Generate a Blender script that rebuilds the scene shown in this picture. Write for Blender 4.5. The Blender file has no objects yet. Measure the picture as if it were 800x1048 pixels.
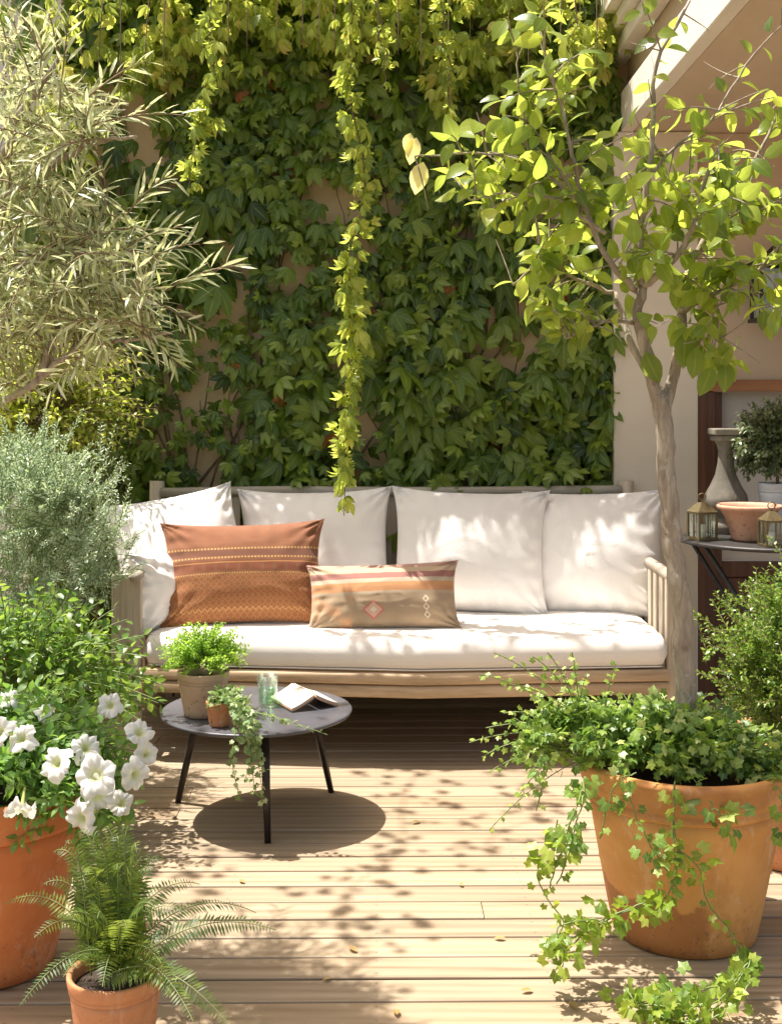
import bpy, bmesh, math, random
import numpy as np
from mathutils import Vector, Matrix, noise

rng = np.random.default_rng(11)
random.seed(5)
sc = bpy.context.scene
col = sc.collection
F, CX, HY, CH = 1226.0, 400.0, 413.0, 1.5

def P(px, py, D):
    """direction through the photo at (px, py), taken to the real distance D"""
    return np.array([(px - CX) / F * D, D, CH - (py - HY) / F * D])

def nrm(a):
    a = np.asarray(a, float)
    return a / np.maximum(np.linalg.norm(a, axis=-1, keepdims=True), 1e-9)

# ------------------------------------------------------------------ node helper
class NT:
    def __init__(s, name):
        s.m = bpy.data.materials.new(name); s.m.use_nodes = True
        s.t = s.m.node_tree; s.t.nodes.clear()
        s.out = s.t.nodes.new('ShaderNodeOutputMaterial')
    def n(s, typ, ins=None, **props):
        nd = s.t.nodes.new('ShaderNode' + typ)
        for k, v in props.items(): setattr(nd, k, v)
        for k, v in (ins or {}).items():
            sk = nd.inputs[k]
            if isinstance(v, bpy.types.NodeSocket): s.t.links.new(v, sk)
            else:
                if sk.type == 'RGBA' and len(v) == 3: v = (*v, 1)
                sk.default_value = v
        return nd
    def math(s, op, a, b=0.0, c=None, clamp=False):
        ins = {0: a, 1: b}
        if c is not None: ins[2] = c
        return s.n('Math', ins, operation=op, use_clamp=clamp).outputs[0]
    def mix(s, f, a, b, blend='MIX'):
        nd = s.n('Mix', None, data_type='RGBA', blend_type=blend)
        for i, v in ((0, f), (6, a), (7, b)):
            sk = nd.inputs[i]
            if isinstance(v, bpy.types.NodeSocket): s.t.links.new(v, sk)
            else: sk.default_value = (*v, 1) if (i and len(v) == 3) else v
        return nd.outputs[2]
    def ramp(s, fac, stops, interp='LINEAR'):
        nd = s.n('ValToRGB', {0: fac}); cr = nd.color_ramp; cr.interpolation = interp
        while len(cr.elements) > 1: cr.elements.remove(cr.elements[-1])
        cr.elements[0].position = stops[0][0]; cr.elements[0].color = (*stops[0][1], 1)
        for p, c in stops[1:]:
            e = cr.elements.new(p); e.color = (*c, 1)
        return nd.outputs[0]
    def g(s, fac, a, b):      # smoothstep a..b
        return s.n('MapRange', {0: fac, 1: a, 2: b, 3: 0.0, 4: 1.0}, interpolation_type='SMOOTHSTEP').outputs[0]
    def noise(s, vec, scale, detail=4, rough=.55, dist=0.0):
        return s.n('TexNoise', {'Vector': vec, 'Scale': scale, 'Detail': detail, 'Roughness': rough, 'Distortion': dist}).outputs[0]
    def obj(s): return s.n('TexCoord').outputs['Object']
    def mapping(s, vec, scale=(1, 1, 1), loc=(0, 0, 0), rot=(0, 0, 0)):
        return s.n('Mapping', {'Vector': vec, 'Scale': scale, 'Location': loc, 'Rotation': rot}).outputs[0]
    def bump(s, h, strength=.3, dist=.01):
        return s.n('Bump', {'Height': h, 'Strength': strength, 'Distance': dist}).outputs[0]
    def princ(s, color, rough=.6, normal=None, **kw):
        ins = {'Base Color': color, 'Roughness': rough}
        if normal is not None: ins['Normal'] = normal
        nd = s.n('BsdfPrincipled', ins)
        for k, v in kw.items(): nd.inputs[k.replace('_', ' ')].default_value = v
        return nd.outputs[0]
    def done(s, shader):
        s.t.links.new(shader, s.out.inputs[0]); return s.m

def leaf_mat(name, stops, trans=.35, tcol=(.5, .7, .12), rough=.42, vein=.25, under=None, spec=.5):
    k = NT(name)
    at = k.n('Attribute', attribute_name='leaf')
    sp = k.n('SeparateColor', {0: at.outputs['Color']})
    r, ac = sp.outputs[0], sp.outputs[1]
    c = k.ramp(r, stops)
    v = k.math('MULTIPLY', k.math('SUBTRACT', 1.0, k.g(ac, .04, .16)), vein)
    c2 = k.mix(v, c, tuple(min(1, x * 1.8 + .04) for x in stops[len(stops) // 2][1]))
    nz = k.noise(k.obj(), 60, 3)
    spot = k.math('MULTIPLY', k.g(k.noise(k.obj(), 140, 3, .7), .66, .72), k.g(k.noise(k.obj(), 9, 2), .5, .6))
    c2 = k.mix(k.math('MULTIPLY', spot, .6), c2, (.20, .13, .05))
    c3 = k.mix(k.math('MULTIPLY', nz, .35), c2, tuple(x * .55 for x in stops[0][1]))
    if under:
        gb = k.n('NewGeometry').outputs['Backfacing']
        c3 = k.mix(gb, c3, under)
    p = k.princ(c3, rough, k.bump(nz, .25, .004))
    tc = k.mix(.5, k.mix(1.0, c3, (2.6, 2.6, 1.6), 'MULTIPLY'), tcol)
    tr = k.n('BsdfTranslucent', {0: tc}).outputs[0]
    return k.done(k.n('MixShader', {0: trans, 1: p, 2: tr}).outputs[0])

# ------------------------------------------------------------------ materials
M = {}
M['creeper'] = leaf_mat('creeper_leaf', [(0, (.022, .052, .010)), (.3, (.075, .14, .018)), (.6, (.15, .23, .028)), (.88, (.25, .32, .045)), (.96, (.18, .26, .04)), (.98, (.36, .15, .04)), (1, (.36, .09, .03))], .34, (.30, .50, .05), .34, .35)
M['vine_lit'] = leaf_mat('sunlit_vine_leaf', [(0, (.14, .20, .03)), (.4, (.30, .37, .055)), (.85, (.52, .55, .13)), (1, (.58, .46, .16))], .52, (.66, .70, .16), .4, .3)  # paler copy of the creeper leaf, sunlight is put into its colour
M['vine_red'] = leaf_mat('young_red_leaf', [(0, (.22, .05, .03)), (1, (.38, .14, .06))], .4, (.6, .2, .1), .45)
M['citrus'] = leaf_mat('citrus_leaf', [(0, (.045, .10, .022)), (.3, (.12, .20, .03)), (.7, (.26, .34, .05)), (.95, (.42, .46, .09)), (1, (.80, .68, .46))], .54, (.70, .74, .13), .30, .2)
M['olive'] = leaf_mat('olive_leaf', [(0, (.12, .14, .06)), (.4, (.29, .335, .15)), (.8, (.50, .56, .31)), (1, (.70, .74, .52))], .35, (.5, .5, .2), .38, .3, under=(.50, .51, .42))
M['greyolive'] = leaf_mat('grey_olive_leaf', [(0, (.06, .09, .04)), (.5, (.13, .18, .08)), (1, (.30, .36, .20))], .25, (.4, .5, .2), .42, .2)
M['rosemary'] = leaf_mat('greygreen_leaf', [(0, (.14, .22, .13)), (.5, (.42, .52, .37)), (1, (.80, .84, .72))], .25, (.35, .5, .25), .5, .1)
M['jasmine'] = leaf_mat('climber_leaf', [(0, (.03, .08, .012)), (.5, (.10, .20, .03)), (1, (.28, .38, .08))], .38, (.4, .6, .08), .38, .25)
M['petunia_leaf'] = leaf_mat('petunia_leaf', [(0, (.07, .16, .03)), (.5, (.14, .28, .055)), (1, (.27, .42, .12))], .38, (.45, .65, .12), .5, .25)
M['yellow'] = leaf_mat('yellowgreen_leaf', [(0, (.16, .22, .03)), (.5, (.38, .44, .06)), (1, (.66, .66, .22))], .45, (.6, .65, .08), .42, .2)
M['ivy'] = leaf_mat('ivy_leaf', [(0, (.05, .12, .02)), (.45, (.15, .25, .045)), (.8, (.28, .38, .08)), (1, (.48, .52, .20))], .35, (.4, .6, .1), .4, .3)
M['ivy_lit'] = leaf_mat('young_ivy_leaf', [(0, (.09, .17, .022)), (.5, (.20, .29, .035)), (1, (.42, .46, .10))], .40, (.6, .75, .08), .4, .3)
M['ivy_var'] = leaf_mat('variegated_ivy_leaf', [(0, (.09, .17, .05)), (.5, (.20, .30, .12)), (1, (.50, .55, .30))], .35, (.5, .65, .2), .45, .3)
M['fallen'] = leaf_mat('dry_leaf', [(0, (.25, .16, .05)), (1, (.40, .28, .10))], .2, (.5, .3, .1), .7)
M['box'] = leaf_mat('boxwood_leaf', [(0, (.05, .11, .016)), (.5, (.12, .22, .03)), (1, (.32, .43, .08))], .3, (.4, .6, .08), .35, .1)
M['fern'] = leaf_mat('fern_leaf', [(0, (.022, .055, .010)), (.5, (.060, .118, .018)), (.9, (.19, .24, .04)), (1, (.26, .20, .06))], .35, (.4, .5, .07), .5, .2)
M['maiden'] = leaf_mat('maidenhair_leaf', [(0, (.14, .27, .03)), (.5, (.24, .40, .05)), (1, (.42, .55, .12))], .45, (.6, .8, .12), .5, .1)
M['pine'] = leaf_mat('dark_conifer_leaf', [(0, (.015, .035, .012)), (1, (.04, .08, .03))], .2, (.2, .3, .05), .5, 0)

def petal_mat():
    k = NT('white_petal')
    at = k.n('Attribute', attribute_name='leaf'); sp = k.n('SeparateColor', {0: at.outputs['Color']})
    c = k.ramp(sp.outputs[2], [(0, (.45, .5, .10)), (.3, (.66, .70, .38)), (.55, (.84, .83, .76)), (1, (.88, .86, .82))])
    p = k.princ(c, .6); t = k.n('BsdfTranslucent', {0: (.9, .9, .85, 1)}).outputs[0]
    return k.done(k.n('MixShader', {0: .3, 1: p, 2: t}).outputs[0])
M['petal'] = petal_mat()

def wood_mat(name, dark, mid, light, axis=0, grain=1.0, rough=.65, bump=.35, grey=None):
    k = NT(name); o = k.obj()
    sc_ = [22, 22, 22]; sc_[axis] = 1.3
    v = k.mapping(o, tuple(x * grain for x in sc_))
    a = k.noise(v, 1.0, 6, .6, .6)
    sc2 = [90, 90, 90]; sc2[axis] = 3
    b = k.noise(k.mapping(o, tuple(sc2)), 1.0, 3)
    f = k.math('ADD', k.math('MULTIPLY', a, .75), k.math('MULTIPLY', b, .25))
    c = k.ramp(f, [(.30, dark), (.5, mid), (.68, light)])
    big = k.noise(o, 2.2, 3)
    if grey: c = k.mix(k.g(big, .4, .68), c, grey)
    return k.done(k.princ(c, rough, k.bump(f, bump, .004)))
M['pole'] = wood_mat('weathered_pole', (.20, .16, .12), (.36, .31, .245), (.50, .45, .37), 0, .9, .7, .4, (.40, .37, .32))
M['pole_y'] = wood_mat('weathered_rail', (.20, .16, .12), (.38, .32, .25), (.52, .46, .38), 1, .9, .7, .4)
M['pole_z'] = wood_mat('weathered_board', (.30, .24, .17), (.50, .42, .32), (.64, .56, .44), 2, .8, .7, .4)
M['rail'] = wood_mat('warm_rail_wood', (.30, .19, .11), (.50, .36, .22), (.62, .47, .31), 0, .8, .6, .35)
M['darkwood'] = wood_mat('dark_door_wood', (.05, .022, .012), (.11, .045, .022), (.18, .075, .035), 2, .8, .5, .2)
M['lintelwood'] = wood_mat('orange_lintel_wood', (.20, .075, .03), (.34, .14, .05), (.45, .2, .08), 0, .8, .5, .2)

def deck_mat():
    k = NT('deck_wood')
    at = k.n('Attribute', attribute_name='leaf'); sp = k.n('SeparateColor', {0: at.outputs['Color']})
    o = k.obj()
    off = k.n('CombineXYZ', {0: k.math('MULTIPLY', sp.outputs[0], 37.0), 1: 0.0, 2: k.math('MULTIPLY', sp.outputs[1], 9.0)}).outputs[0]
    vv = k.n('VectorMath', {0: o, 1: off}, operation='ADD').outputs[0]
    v = k.mapping(vv, (.8, 13, 13))
    a = k.noise(v, 1.0, 5, .6, 1.2)
    fine = k.noise(k.mapping(vv, (6, 130, 50)), 1.0, 3)
    wv = k.n('TexWave', {'Vector': k.mapping(vv, (.30, 4.5, 1)), 'Scale': 1.6, 'Distortion': 7.0, 'Detail': 3.0, 'Detail Scale': .7}, wave_type='BANDS', bands_direction='Y').outputs['Fac']
    f = k.math('ADD', k.math('ADD', k.math('MULTIPLY', a, .74), k.math('MULTIPLY', fine, .12)), k.math('MULTIPLY', wv, .14))
    c = k.ramp(f, [(.28, (.20, .142, .085)), (.44, (.295, .226, .148)), (.60, (.350, .277, .188)), (.75, (.43, .355, .26))])
    tone = k.ramp(sp.outputs[0], [(0, (.78, .74, .68)), (.15, (.95, .94, .93)), (.35, (1.0, .98, .95)), (.7, (1.08, 1.06, 1.05)), (1, (.90, .82, .72))])
    c = k.mix(1.0, c, tone, 'MULTIPLY')
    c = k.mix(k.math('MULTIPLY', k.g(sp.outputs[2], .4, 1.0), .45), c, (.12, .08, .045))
    vo = k.n('TexVoronoi', {'Vector': k.mapping(vv, (1.5, 6.5, 1)), 'Scale': 1.0}).outputs['Distance']
    knot = k.math('SUBTRACT', 1.0, k.g(vo, .035, .10))
    c = k.mix(k.math('MULTIPLY', knot, .65), c, (.16, .085, .045))
    sx_ = k.n('SeparateXYZ', {0: o}).outputs
    scratch = k.g(k.noise(k.mapping(o, (1.2, 30, 1), rot=(0, 0, .05)), 1.0, 6, .7), .62, .74)
    c = k.mix(k.math('MULTIPLY', scratch, .3), c, (.50, .43, .33))
    st = k.noise(o, 1.3, 4, .6, .5)
    c = k.mix(k.math('MULTIPLY', k.g(st, .5, .75), .35), c, (.30, .235, .17))
    return k.done(k.princ(c, .62, k.bump(f, .3, .003)))
M['deck'] = deck_mat()

def plaster(name, base, dirt, bump=.25, stain=.35):
    k = NT(name); o = k.obj()
    a = k.noise(o, 1.6, 5, .6, .6); b = k.noise(o, 70, 4); c_ = k.noise(k.mapping(o, (3, 3, .6)), 1.5, 4)
    c = k.mix(k.math('MULTIPLY', k.g(a, .4, .75), stain), base, dirt)
    c = k.mix(k.math('MULTIPLY', k.g(c_, .5, .8), stain * .6), c, tuple(x * .7 for x in dirt))
    h = k.math('ADD', k.math('MULTIPLY', b, .4), a)
    return k.done(k.princ(c, .9, k.bump(h, bump, .012)))
M['beige'] = plaster('beige_plaster', (.60, .44, .28), (.46, .31, .19))
M['pillar'] = plaster('cream_plaster', (.74, .66, .54), (.60, .51, .40))
M['porch'] = plaster('tan_plaster', (.60, .46, .33), (.48, .36, .25))
M['white_wall'] = plaster('pale_plaster', (.78, .75, .72), (.62, .58, .54))
M['fascia'] = plaster('cream_cornice', (.80, .72, .62), (.66, .56, .46))
M['ground'] = plaster('earth', (.10, .075, .05), (.06, .045, .03))

def terra(name, base, light, stainc, z0=0.0, z1=.0, wet=False, rough=.75):
    k = NT(name); o = k.obj()
    a = k.noise(o, 5, 5, .6, .4); b = k.noise(o, 90, 4); s = k.noise(k.mapping(o, (2.5, 2.5, 9)), 1.0, 3)
    c = k.mix(k.g(a, .35, .7), base, light)
    c = k.mix(k.math('MULTIPLY', k.g(s, .45, .75), .25), c, stainc)
    z = k.n('SeparateXYZ', {0: o}).outputs[2]
    if wet:
        w = k.noise(o, 7, 5, .6)
        m = k.math('SUBTRACT', k.math('ADD', .055, k.math('MULTIPLY', w, .20)), z)
        m = k.math('MULTIPLY', k.g(m, -.004, .014), k.math('SUBTRACT', 1.0, k.g(k.math('ADD', k.n('SeparateXYZ', {0: o}).outputs[0], k.math('MULTIPLY', w, .12)), .05, .10)))
        c = k.mix(k.math('MULTIPLY', m, .65), c, (.26, .085, .03))
        r2 = k.g(z, .385, .40)
        c = k.mix(k.math('MULTIPLY', k.math('MULTIPLY', r2, k.g(k.noise(o, 9, 4), .4, .6)), .5), c, (.34, .12, .045))
    lime = k.math('MAXIMUM', k.g(k.noise(k.mapping(o, (9, 9, 5)), 1, 7, .75), .57, .66), k.math('MULTIPLY', k.g(k.noise(k.mapping(o, (28, 28, 2.5)), 1, 5, .7), .58, .72), .8))
    spl = k.math('MULTIPLY', k.g(k.noise(o, 55, 3, .6), .60, .66), k.math('SUBTRACT', 1.0, k.g(z, .02, .22)))
    c = k.mix(k.math('MULTIPLY', spl, .6), c, (.12, .075, .045))
    edge = k.g(k.noise(o, 3.2, 6, .7, .4), .50, .62)
    c = k.mix(k.math('MULTIPLY', edge, .30), c, tuple(x * .62 for x in stainc))
    c = k.mix(k.math('MULTIPLY', lime, .28), c, (.72, .56, .40))
    rings = k.n('TexWave', {'Vector': o, 'Scale': 9.0, 'Distortion': 1.0}, wave_type='BANDS', bands_direction='Z').outputs['Fac']
    h = k.math('ADD', k.math('MULTIPLY', b, .3), k.math('ADD', k.math('MULTIPLY', rings, .12), a))
    pit = k.g(k.noise(o, 160, 2), .62, .70)
    h = k.math('SUBTRACT', h, k.math('MULTIPLY', pit, .35))
    return k.done(k.princ(c, rough, k.bump(h, .3, .008)))
M['terra_big'] = terra('honey_terracotta', (.58, .275, .075), (.66, .34, .105), (.46, .19, .055), wet=True)
M['terra_red'] = terra('orange_terracotta', (.55, .17, .05), (.62, .22, .07), (.45, .13, .04))
M['terra_mid'] = terra('plain_terracotta', (.50, .21, .09), (.60, .28, .13), (.40, .16, .07))
M['terra_pale'] = terra('pale_terracotta', (.52, .36, .24), (.62, .46, .33), (.42, .28, .18))
M['terra_pink'] = terra('pink_terracotta', (.58, .30, .19), (.66, .38, .26), (.5, .26, .16))
M['stone'] = terra('lichen_stone', (.13, .115, .09), (.27, .24, .19), (.06, .055, .045), rough=.9)
M['pale_pot'] = plaster('grey_glazed_pot', (.62, .63, .64), (.48, .5, .5), .1)

def simple(name, c, rough=.5, metal=0.0, nz=20, var=.25, bump=.1, **kw):
    k = NT(name); o = k.obj(); a = k.noise(o, nz, 5, .6)
    cc = k.mix(k.math('MULTIPLY', k.g(a, .35, .7), var), c, tuple(x * .45 for x in c))
    return k.done(k.princ(cc, rough, k.bump(a, bump, .004), Metallic=metal, **kw))
M['slate'] = simple('dark_slate_top', (.085, .085, .098), .36, 0, 7, .6, .06)
M['leg'] = simple('dark_bronze_metal', (.045, .037, .033), .38, .5, 60, .3)
M['iron'] = simple('dark_iron', (.055, .05, .048), .5, .4, 40, .4)
M['brass'] = simple('aged_brass', (.24, .19, .10), .5, .8, 50, .5)
M['soil'] = simple('potting_soil', (.05, .033, .022), .95, 0, 60, .6, 1.0)
def bark_mat():
    k = NT('tree_bark'); o = k.obj()
    a = k.noise(k.mapping(o, (30, 30, 7)), 1.0, 6, .65, .8)
    v = k.n('TexVoronoi', {'Vector': k.mapping(o, (55, 55, 13)), 'Scale': 1.0}, feature='DISTANCE_TO_EDGE').outputs['Distance']
    cr = k.g(v, .0, .14)
    c = k.ramp(a, [(.3, (.17, .13, .09)), (.48, (.31, .25, .185)), (.66, (.45, .39, .30))])
    c = k.mix(k.math('MULTIPLY', k.math('SUBTRACT', 1.0, cr), .12), c, (.07, .05, .035))
    lich = k.g(k.noise(o, 22, 5, .7), .58, .66)
    c = k.mix(k.math('MULTIPLY', lich, .5), c, (.46, .45, .38))
    h = k.math('ADD', k.math('MULTIPLY', cr, .12), a)
    return k.done(k.princ(c, .9, k.bump(h, .8, .006)))
M['bark'] = bark_mat()
M['old_bark'] = wood_mat('tree_bark', (.11, .08, .055), (.30, .23, .165), (.46, .38, .28), 2, 1.3, .9, 1.0, (.36, .32, .25))
M['twig'] = wood_mat('twig_bark', (.14, .09, .05), (.25, .18, .10), (.36, .27, .17), 2, .8, .8, .4)
M['green_stem'] = simple('green_stem', (.16, .22, .06), .5, 0, 30, .3)
M['vine_stem'] = simple('brown_vine_stem', (.17, .11, .065), .8, 0, 40, .5, .4)
M['paper'] = simple('book_paper', (.82, .78, .70), .8, 0, 90, .12)
M['cover'] = simple('book_cover', (.55, .34, .22), .6, 0, 30, .2)
M['red_flower'] = simple('red_petal', (.6, .03, .03), .5)

def glass_mat(name, tint, refl=.12):
    k = NT(name)
    lw = k.n('LayerWeight', {'Blend': .35}).outputs['Facing']
    f = k.math('ADD', k.math('MULTIPLY', k.math('POWER', lw, 2.0), .45), refl)
    t = k.n('BsdfTransparent', {0: (*tint, 1)}).outputs[0]
    gl = k.n('BsdfGlossy', {'Color': (1, 1, 1, 1), 'Roughness': .03}).outputs[0]
    return k.done(k.n('MixShader', {0: f, 1: t, 2: gl}).outputs[0])
M['glass'] = glass_mat('clear_glass', (.90, .97, .92))
M['water'] = glass_mat('water', (.72, .88, .66), .05)
def pane_mat():
    k = NT('door_pane'); o = k.obj()
    a = k.noise(o, 1.6, 3)
    c = k.mix(a, (.62, .58, .52), (.5, .46, .42))
    return k.done(k.princ(c, .12, None, Coat_Weight=.5))
M['pane'] = pane_mat()

def fabric_bump(k, uv, scale=420):
    u = k.n('SeparateXYZ', {0: uv}).outputs
    w1 = k.math('SINE', k.math('MULTIPLY', u[0], scale)); w2 = k.math('SINE', k.math('MULTIPLY', u[1], scale))
    return k.math('MULTIPLY', w1, w2)
def cloth(name, c, dirt, bump=.35):
    k = NT(name); o = k.obj()
    a = k.noise(o, 3.5, 4, .55, .8); b = k.noise(o, 380, 2)
    cr = k.noise(k.mapping(o, (1, 1, 1)), 26, 5, .6, .8)
    cc = k.mix(k.math('MULTIPLY', k.g(a, .45, .8), .25), c, dirt)
    h = k.math('ADD', k.math('MULTIPLY', b, .22), k.math('MULTIPLY', cr, .22))
    cc = k.mix(k.math('MULTIPLY', k.noise(k.mapping(o, (60, 700, 60)), 1.0, 2), .16), cc, tuple(x * .8 for x in dirt))
    return k.done(k.princ(cc, .92, k.bump(h, bump, .018), Sheen_Weight=.15))
M['linen'] = cloth('white_linen', (.87, .835, .80), (.82, .775, .73))
M['seat_linen'] = cloth('cream_seat_linen', (.83, .785, .73), (.78, .72, .65), .25)

def rust_mat():
    k = NT('rust_embroidered_cloth')
    uv = k.n('UVMap').outputs[0]
    s = k.n('SeparateXYZ', {0: uv}).outputs; u, v = s[0], s[1]
    base = k.mix(k.noise(k.obj(), 14, 4), (.27, .105, .045), (.21, .078, .034))
    # lower field: orange diamond weave
    fu = k.math('FRACT', k.math('MULTIPLY', u, 26.0)); fv = k.math('FRACT', k.math('MULTIPLY', v, 17.0))
    du = k.math('ABSOLUTE', k.math('SUBTRACT', fu, .5)); dv = k.math('ABSOLUTE', k.math('SUBTRACT', fv, .5))
    dd = k.math('ABSOLUTE', k.math('SUBTRACT', k.math('ADD', du, dv), .42))
    line = k.math('SUBTRACT', 1.0, k.g(dd, .05, .14))
    low = k.mix(k.math('MULTIPLY', line, .75), (.31, .115, .038), (.43, .20, .075))
    fm = k.math('SUBTRACT', 1.0, k.g(v, .47, .475))
    c = k.mix(fm, base, low)
    # motif bands as (v0, v1, colour)
    def band(c, a, b, colr, f=1.0):
        m = k.math('MULTIPLY', k.math('GREATER_THAN', v, a), k.math('LESS_THAN', v, b))
        if isinstance(f, float): m = k.math('MULTIPLY', m, f)
        else: m = k.math('MULTIPLY', m, f)
        return k.mix(m, c, colr)
    c = band(c, .635, .70, (.16, .06, .035), .75)
    dash = lambda n, t: k.math('GREATER_THAN', k.math('FRACT', k.math('MULTIPLY', u, float(n))), t)
    c = band(c, .705, .722, (.56, .34, .13), dash(46, .45))
    c = band(c, .612, .628, (.56, .34, .13), dash(46, .45))
    c = band(c, .49, .555, (.24, .065, .03), k.math('MULTIPLY', dash(13, .3), .8))
    c = band(c, .455, .468, (.56, .34, .14), dash(60, .5))
    c = band(c, .565, .575, (.60, .26, .09), .9)
    zig = k.math('ABSOLUTE', k.math('SUBTRACT', k.math('FRACT', k.math('MULTIPLY', u, 27.0)), .5))
    zz = k.math('ABSOLUTE', k.math('SUBTRACT', k.math('SUBTRACT', v, .25), k.math('MULTIPLY', zig, .06)))
    c = k.mix(k.math('MULTIPLY', k.math('LESS_THAN', zz, .010), .55), c, (.30, .08, .03))
    zz = k.math('ABSOLUTE', k.math('SUBTRACT', k.math('SUBTRACT', v, .10), k.math('MULTIPLY', zig, .06)))
    c = k.mix(k.math('MULTIPLY', k.math('LESS_THAN', zz, .009), .5), c, (.66, .36, .14))
    # top field small dark stitches
    st = k.math('MULTIPLY', dash(60, .55), k.math('GREATER_THAN', k.math('FRACT', k.math('MULTIPLY', v, 40.0)), .6))
    c = band(c, .73, .97, (.24, .085, .035), k.math('MULTIPLY', st, .5))
    h = fabric_bump(k, uv, 520)
    nb = k.noise(k.obj(), 10, 5, .55, 1.0)
    hh = k.math('ADD', k.math('MULTIPLY', h, .12), nb)
    return k.done(k.princ(c, .9, k.bump(hh, .4, .012), Sheen_Weight=.2))
M['rust'] = rust_mat()

def kilim_mat():
    k = NT('striped_kilim_cloth')
    uv = k.n('UVMap').outputs[0]
    s = k.n('SeparateXYZ', {0: uv}).outputs; u, v0 = s[0], s[1]
    wob = k.math('MULTIPLY', k.math('SUBTRACT', k.noise(k.mapping(uv, (30, 3, 1)), 1.0, 3), .5), .02)
    v = k.math('ADD', v0, wob)
    c = k.ramp(v, [(0, (.38, .27, .17)), (.50, (.42, .32, .22)), (.54, (.50, .23, .10)), (.62, (.54, .26, .11)), (.68, (.50, .40, .29)),
                   (.75, (.34, .14, .12)), (.84, (.58, .42, .27)), (.92, (.52, .30, .22))], 'CONSTANT')
    def dia(c, u0, v1, a, r0, r1, colr):
        d = k.math('ADD', k.math('MULTIPLY', k.math('ABSOLUTE', k.math('SUBTRACT', u, u0)), a), k.math('ABSOLUTE', k.math('SUBTRACT', v, v1)))
        m = k.math('MULTIPLY', k.math('GREATER_THAN', d, r0), k.math('LESS_THAN', d, r1))
        return k.mix(m, c, colr)
    c = dia(c, .44, .26, 2.0, .12, .155, (.52, .16, .12)); c = dia(c, .44, .26, 2.0, .05, .12, (.66, .40, .30)); c = dia(c, .44, .26, 2.0, .0, .05, (.74, .62, .46))
    for vv in (.17, .29, .41): c = dia(c, .80, vv, 2.6, .035, .06, (.76, .66, .48))
    nz = k.noise(k.mapping(uv, (6, 3, 1)), 1.0, 4)
    m = k.math('MULTIPLY', k.math('MULTIPLY', k.g(nz, .45, .6), k.math('LESS_THAN', u, .3)), k.math('LESS_THAN', v, .5))
    c = k.mix(k.math('MULTIPLY', m, .7), c, (.62, .30, .14))
    c = k.mix(k.math('MULTIPLY', k.noise(k.mapping(uv, (300, 90, 1)), 1.0, 2), .25), c, (.3, .22, .13))
    h = k.math('ADD', k.math('MULTIPLY', fabric_bump(k, uv, 400), .15), k.noise(k.obj(), 12, 4))
    return k.done(k.princ(c, .92, k.bump(h, .4, .01), Sheen_Weight=.2))
M['kilim'] = kilim_mat()

# ------------------------------------------------------------------ object helpers
def tag(o, label=None, cat=None, group=None, kind=None):
    if label: o['label'] = label
    if cat: o['category'] = cat
    if group: o['group'] = group
    if kind: o['kind'] = kind
    return o
def thing(name, label, cat, loc=(0, 0, 0), group=None):
    o = bpy.data.objects.new(name, None); col.objects.link(o)
    o.empty_display_size = .1; o.location = tuple(float(x) for x in loc)
    return tag(o, label, cat, group)

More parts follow.
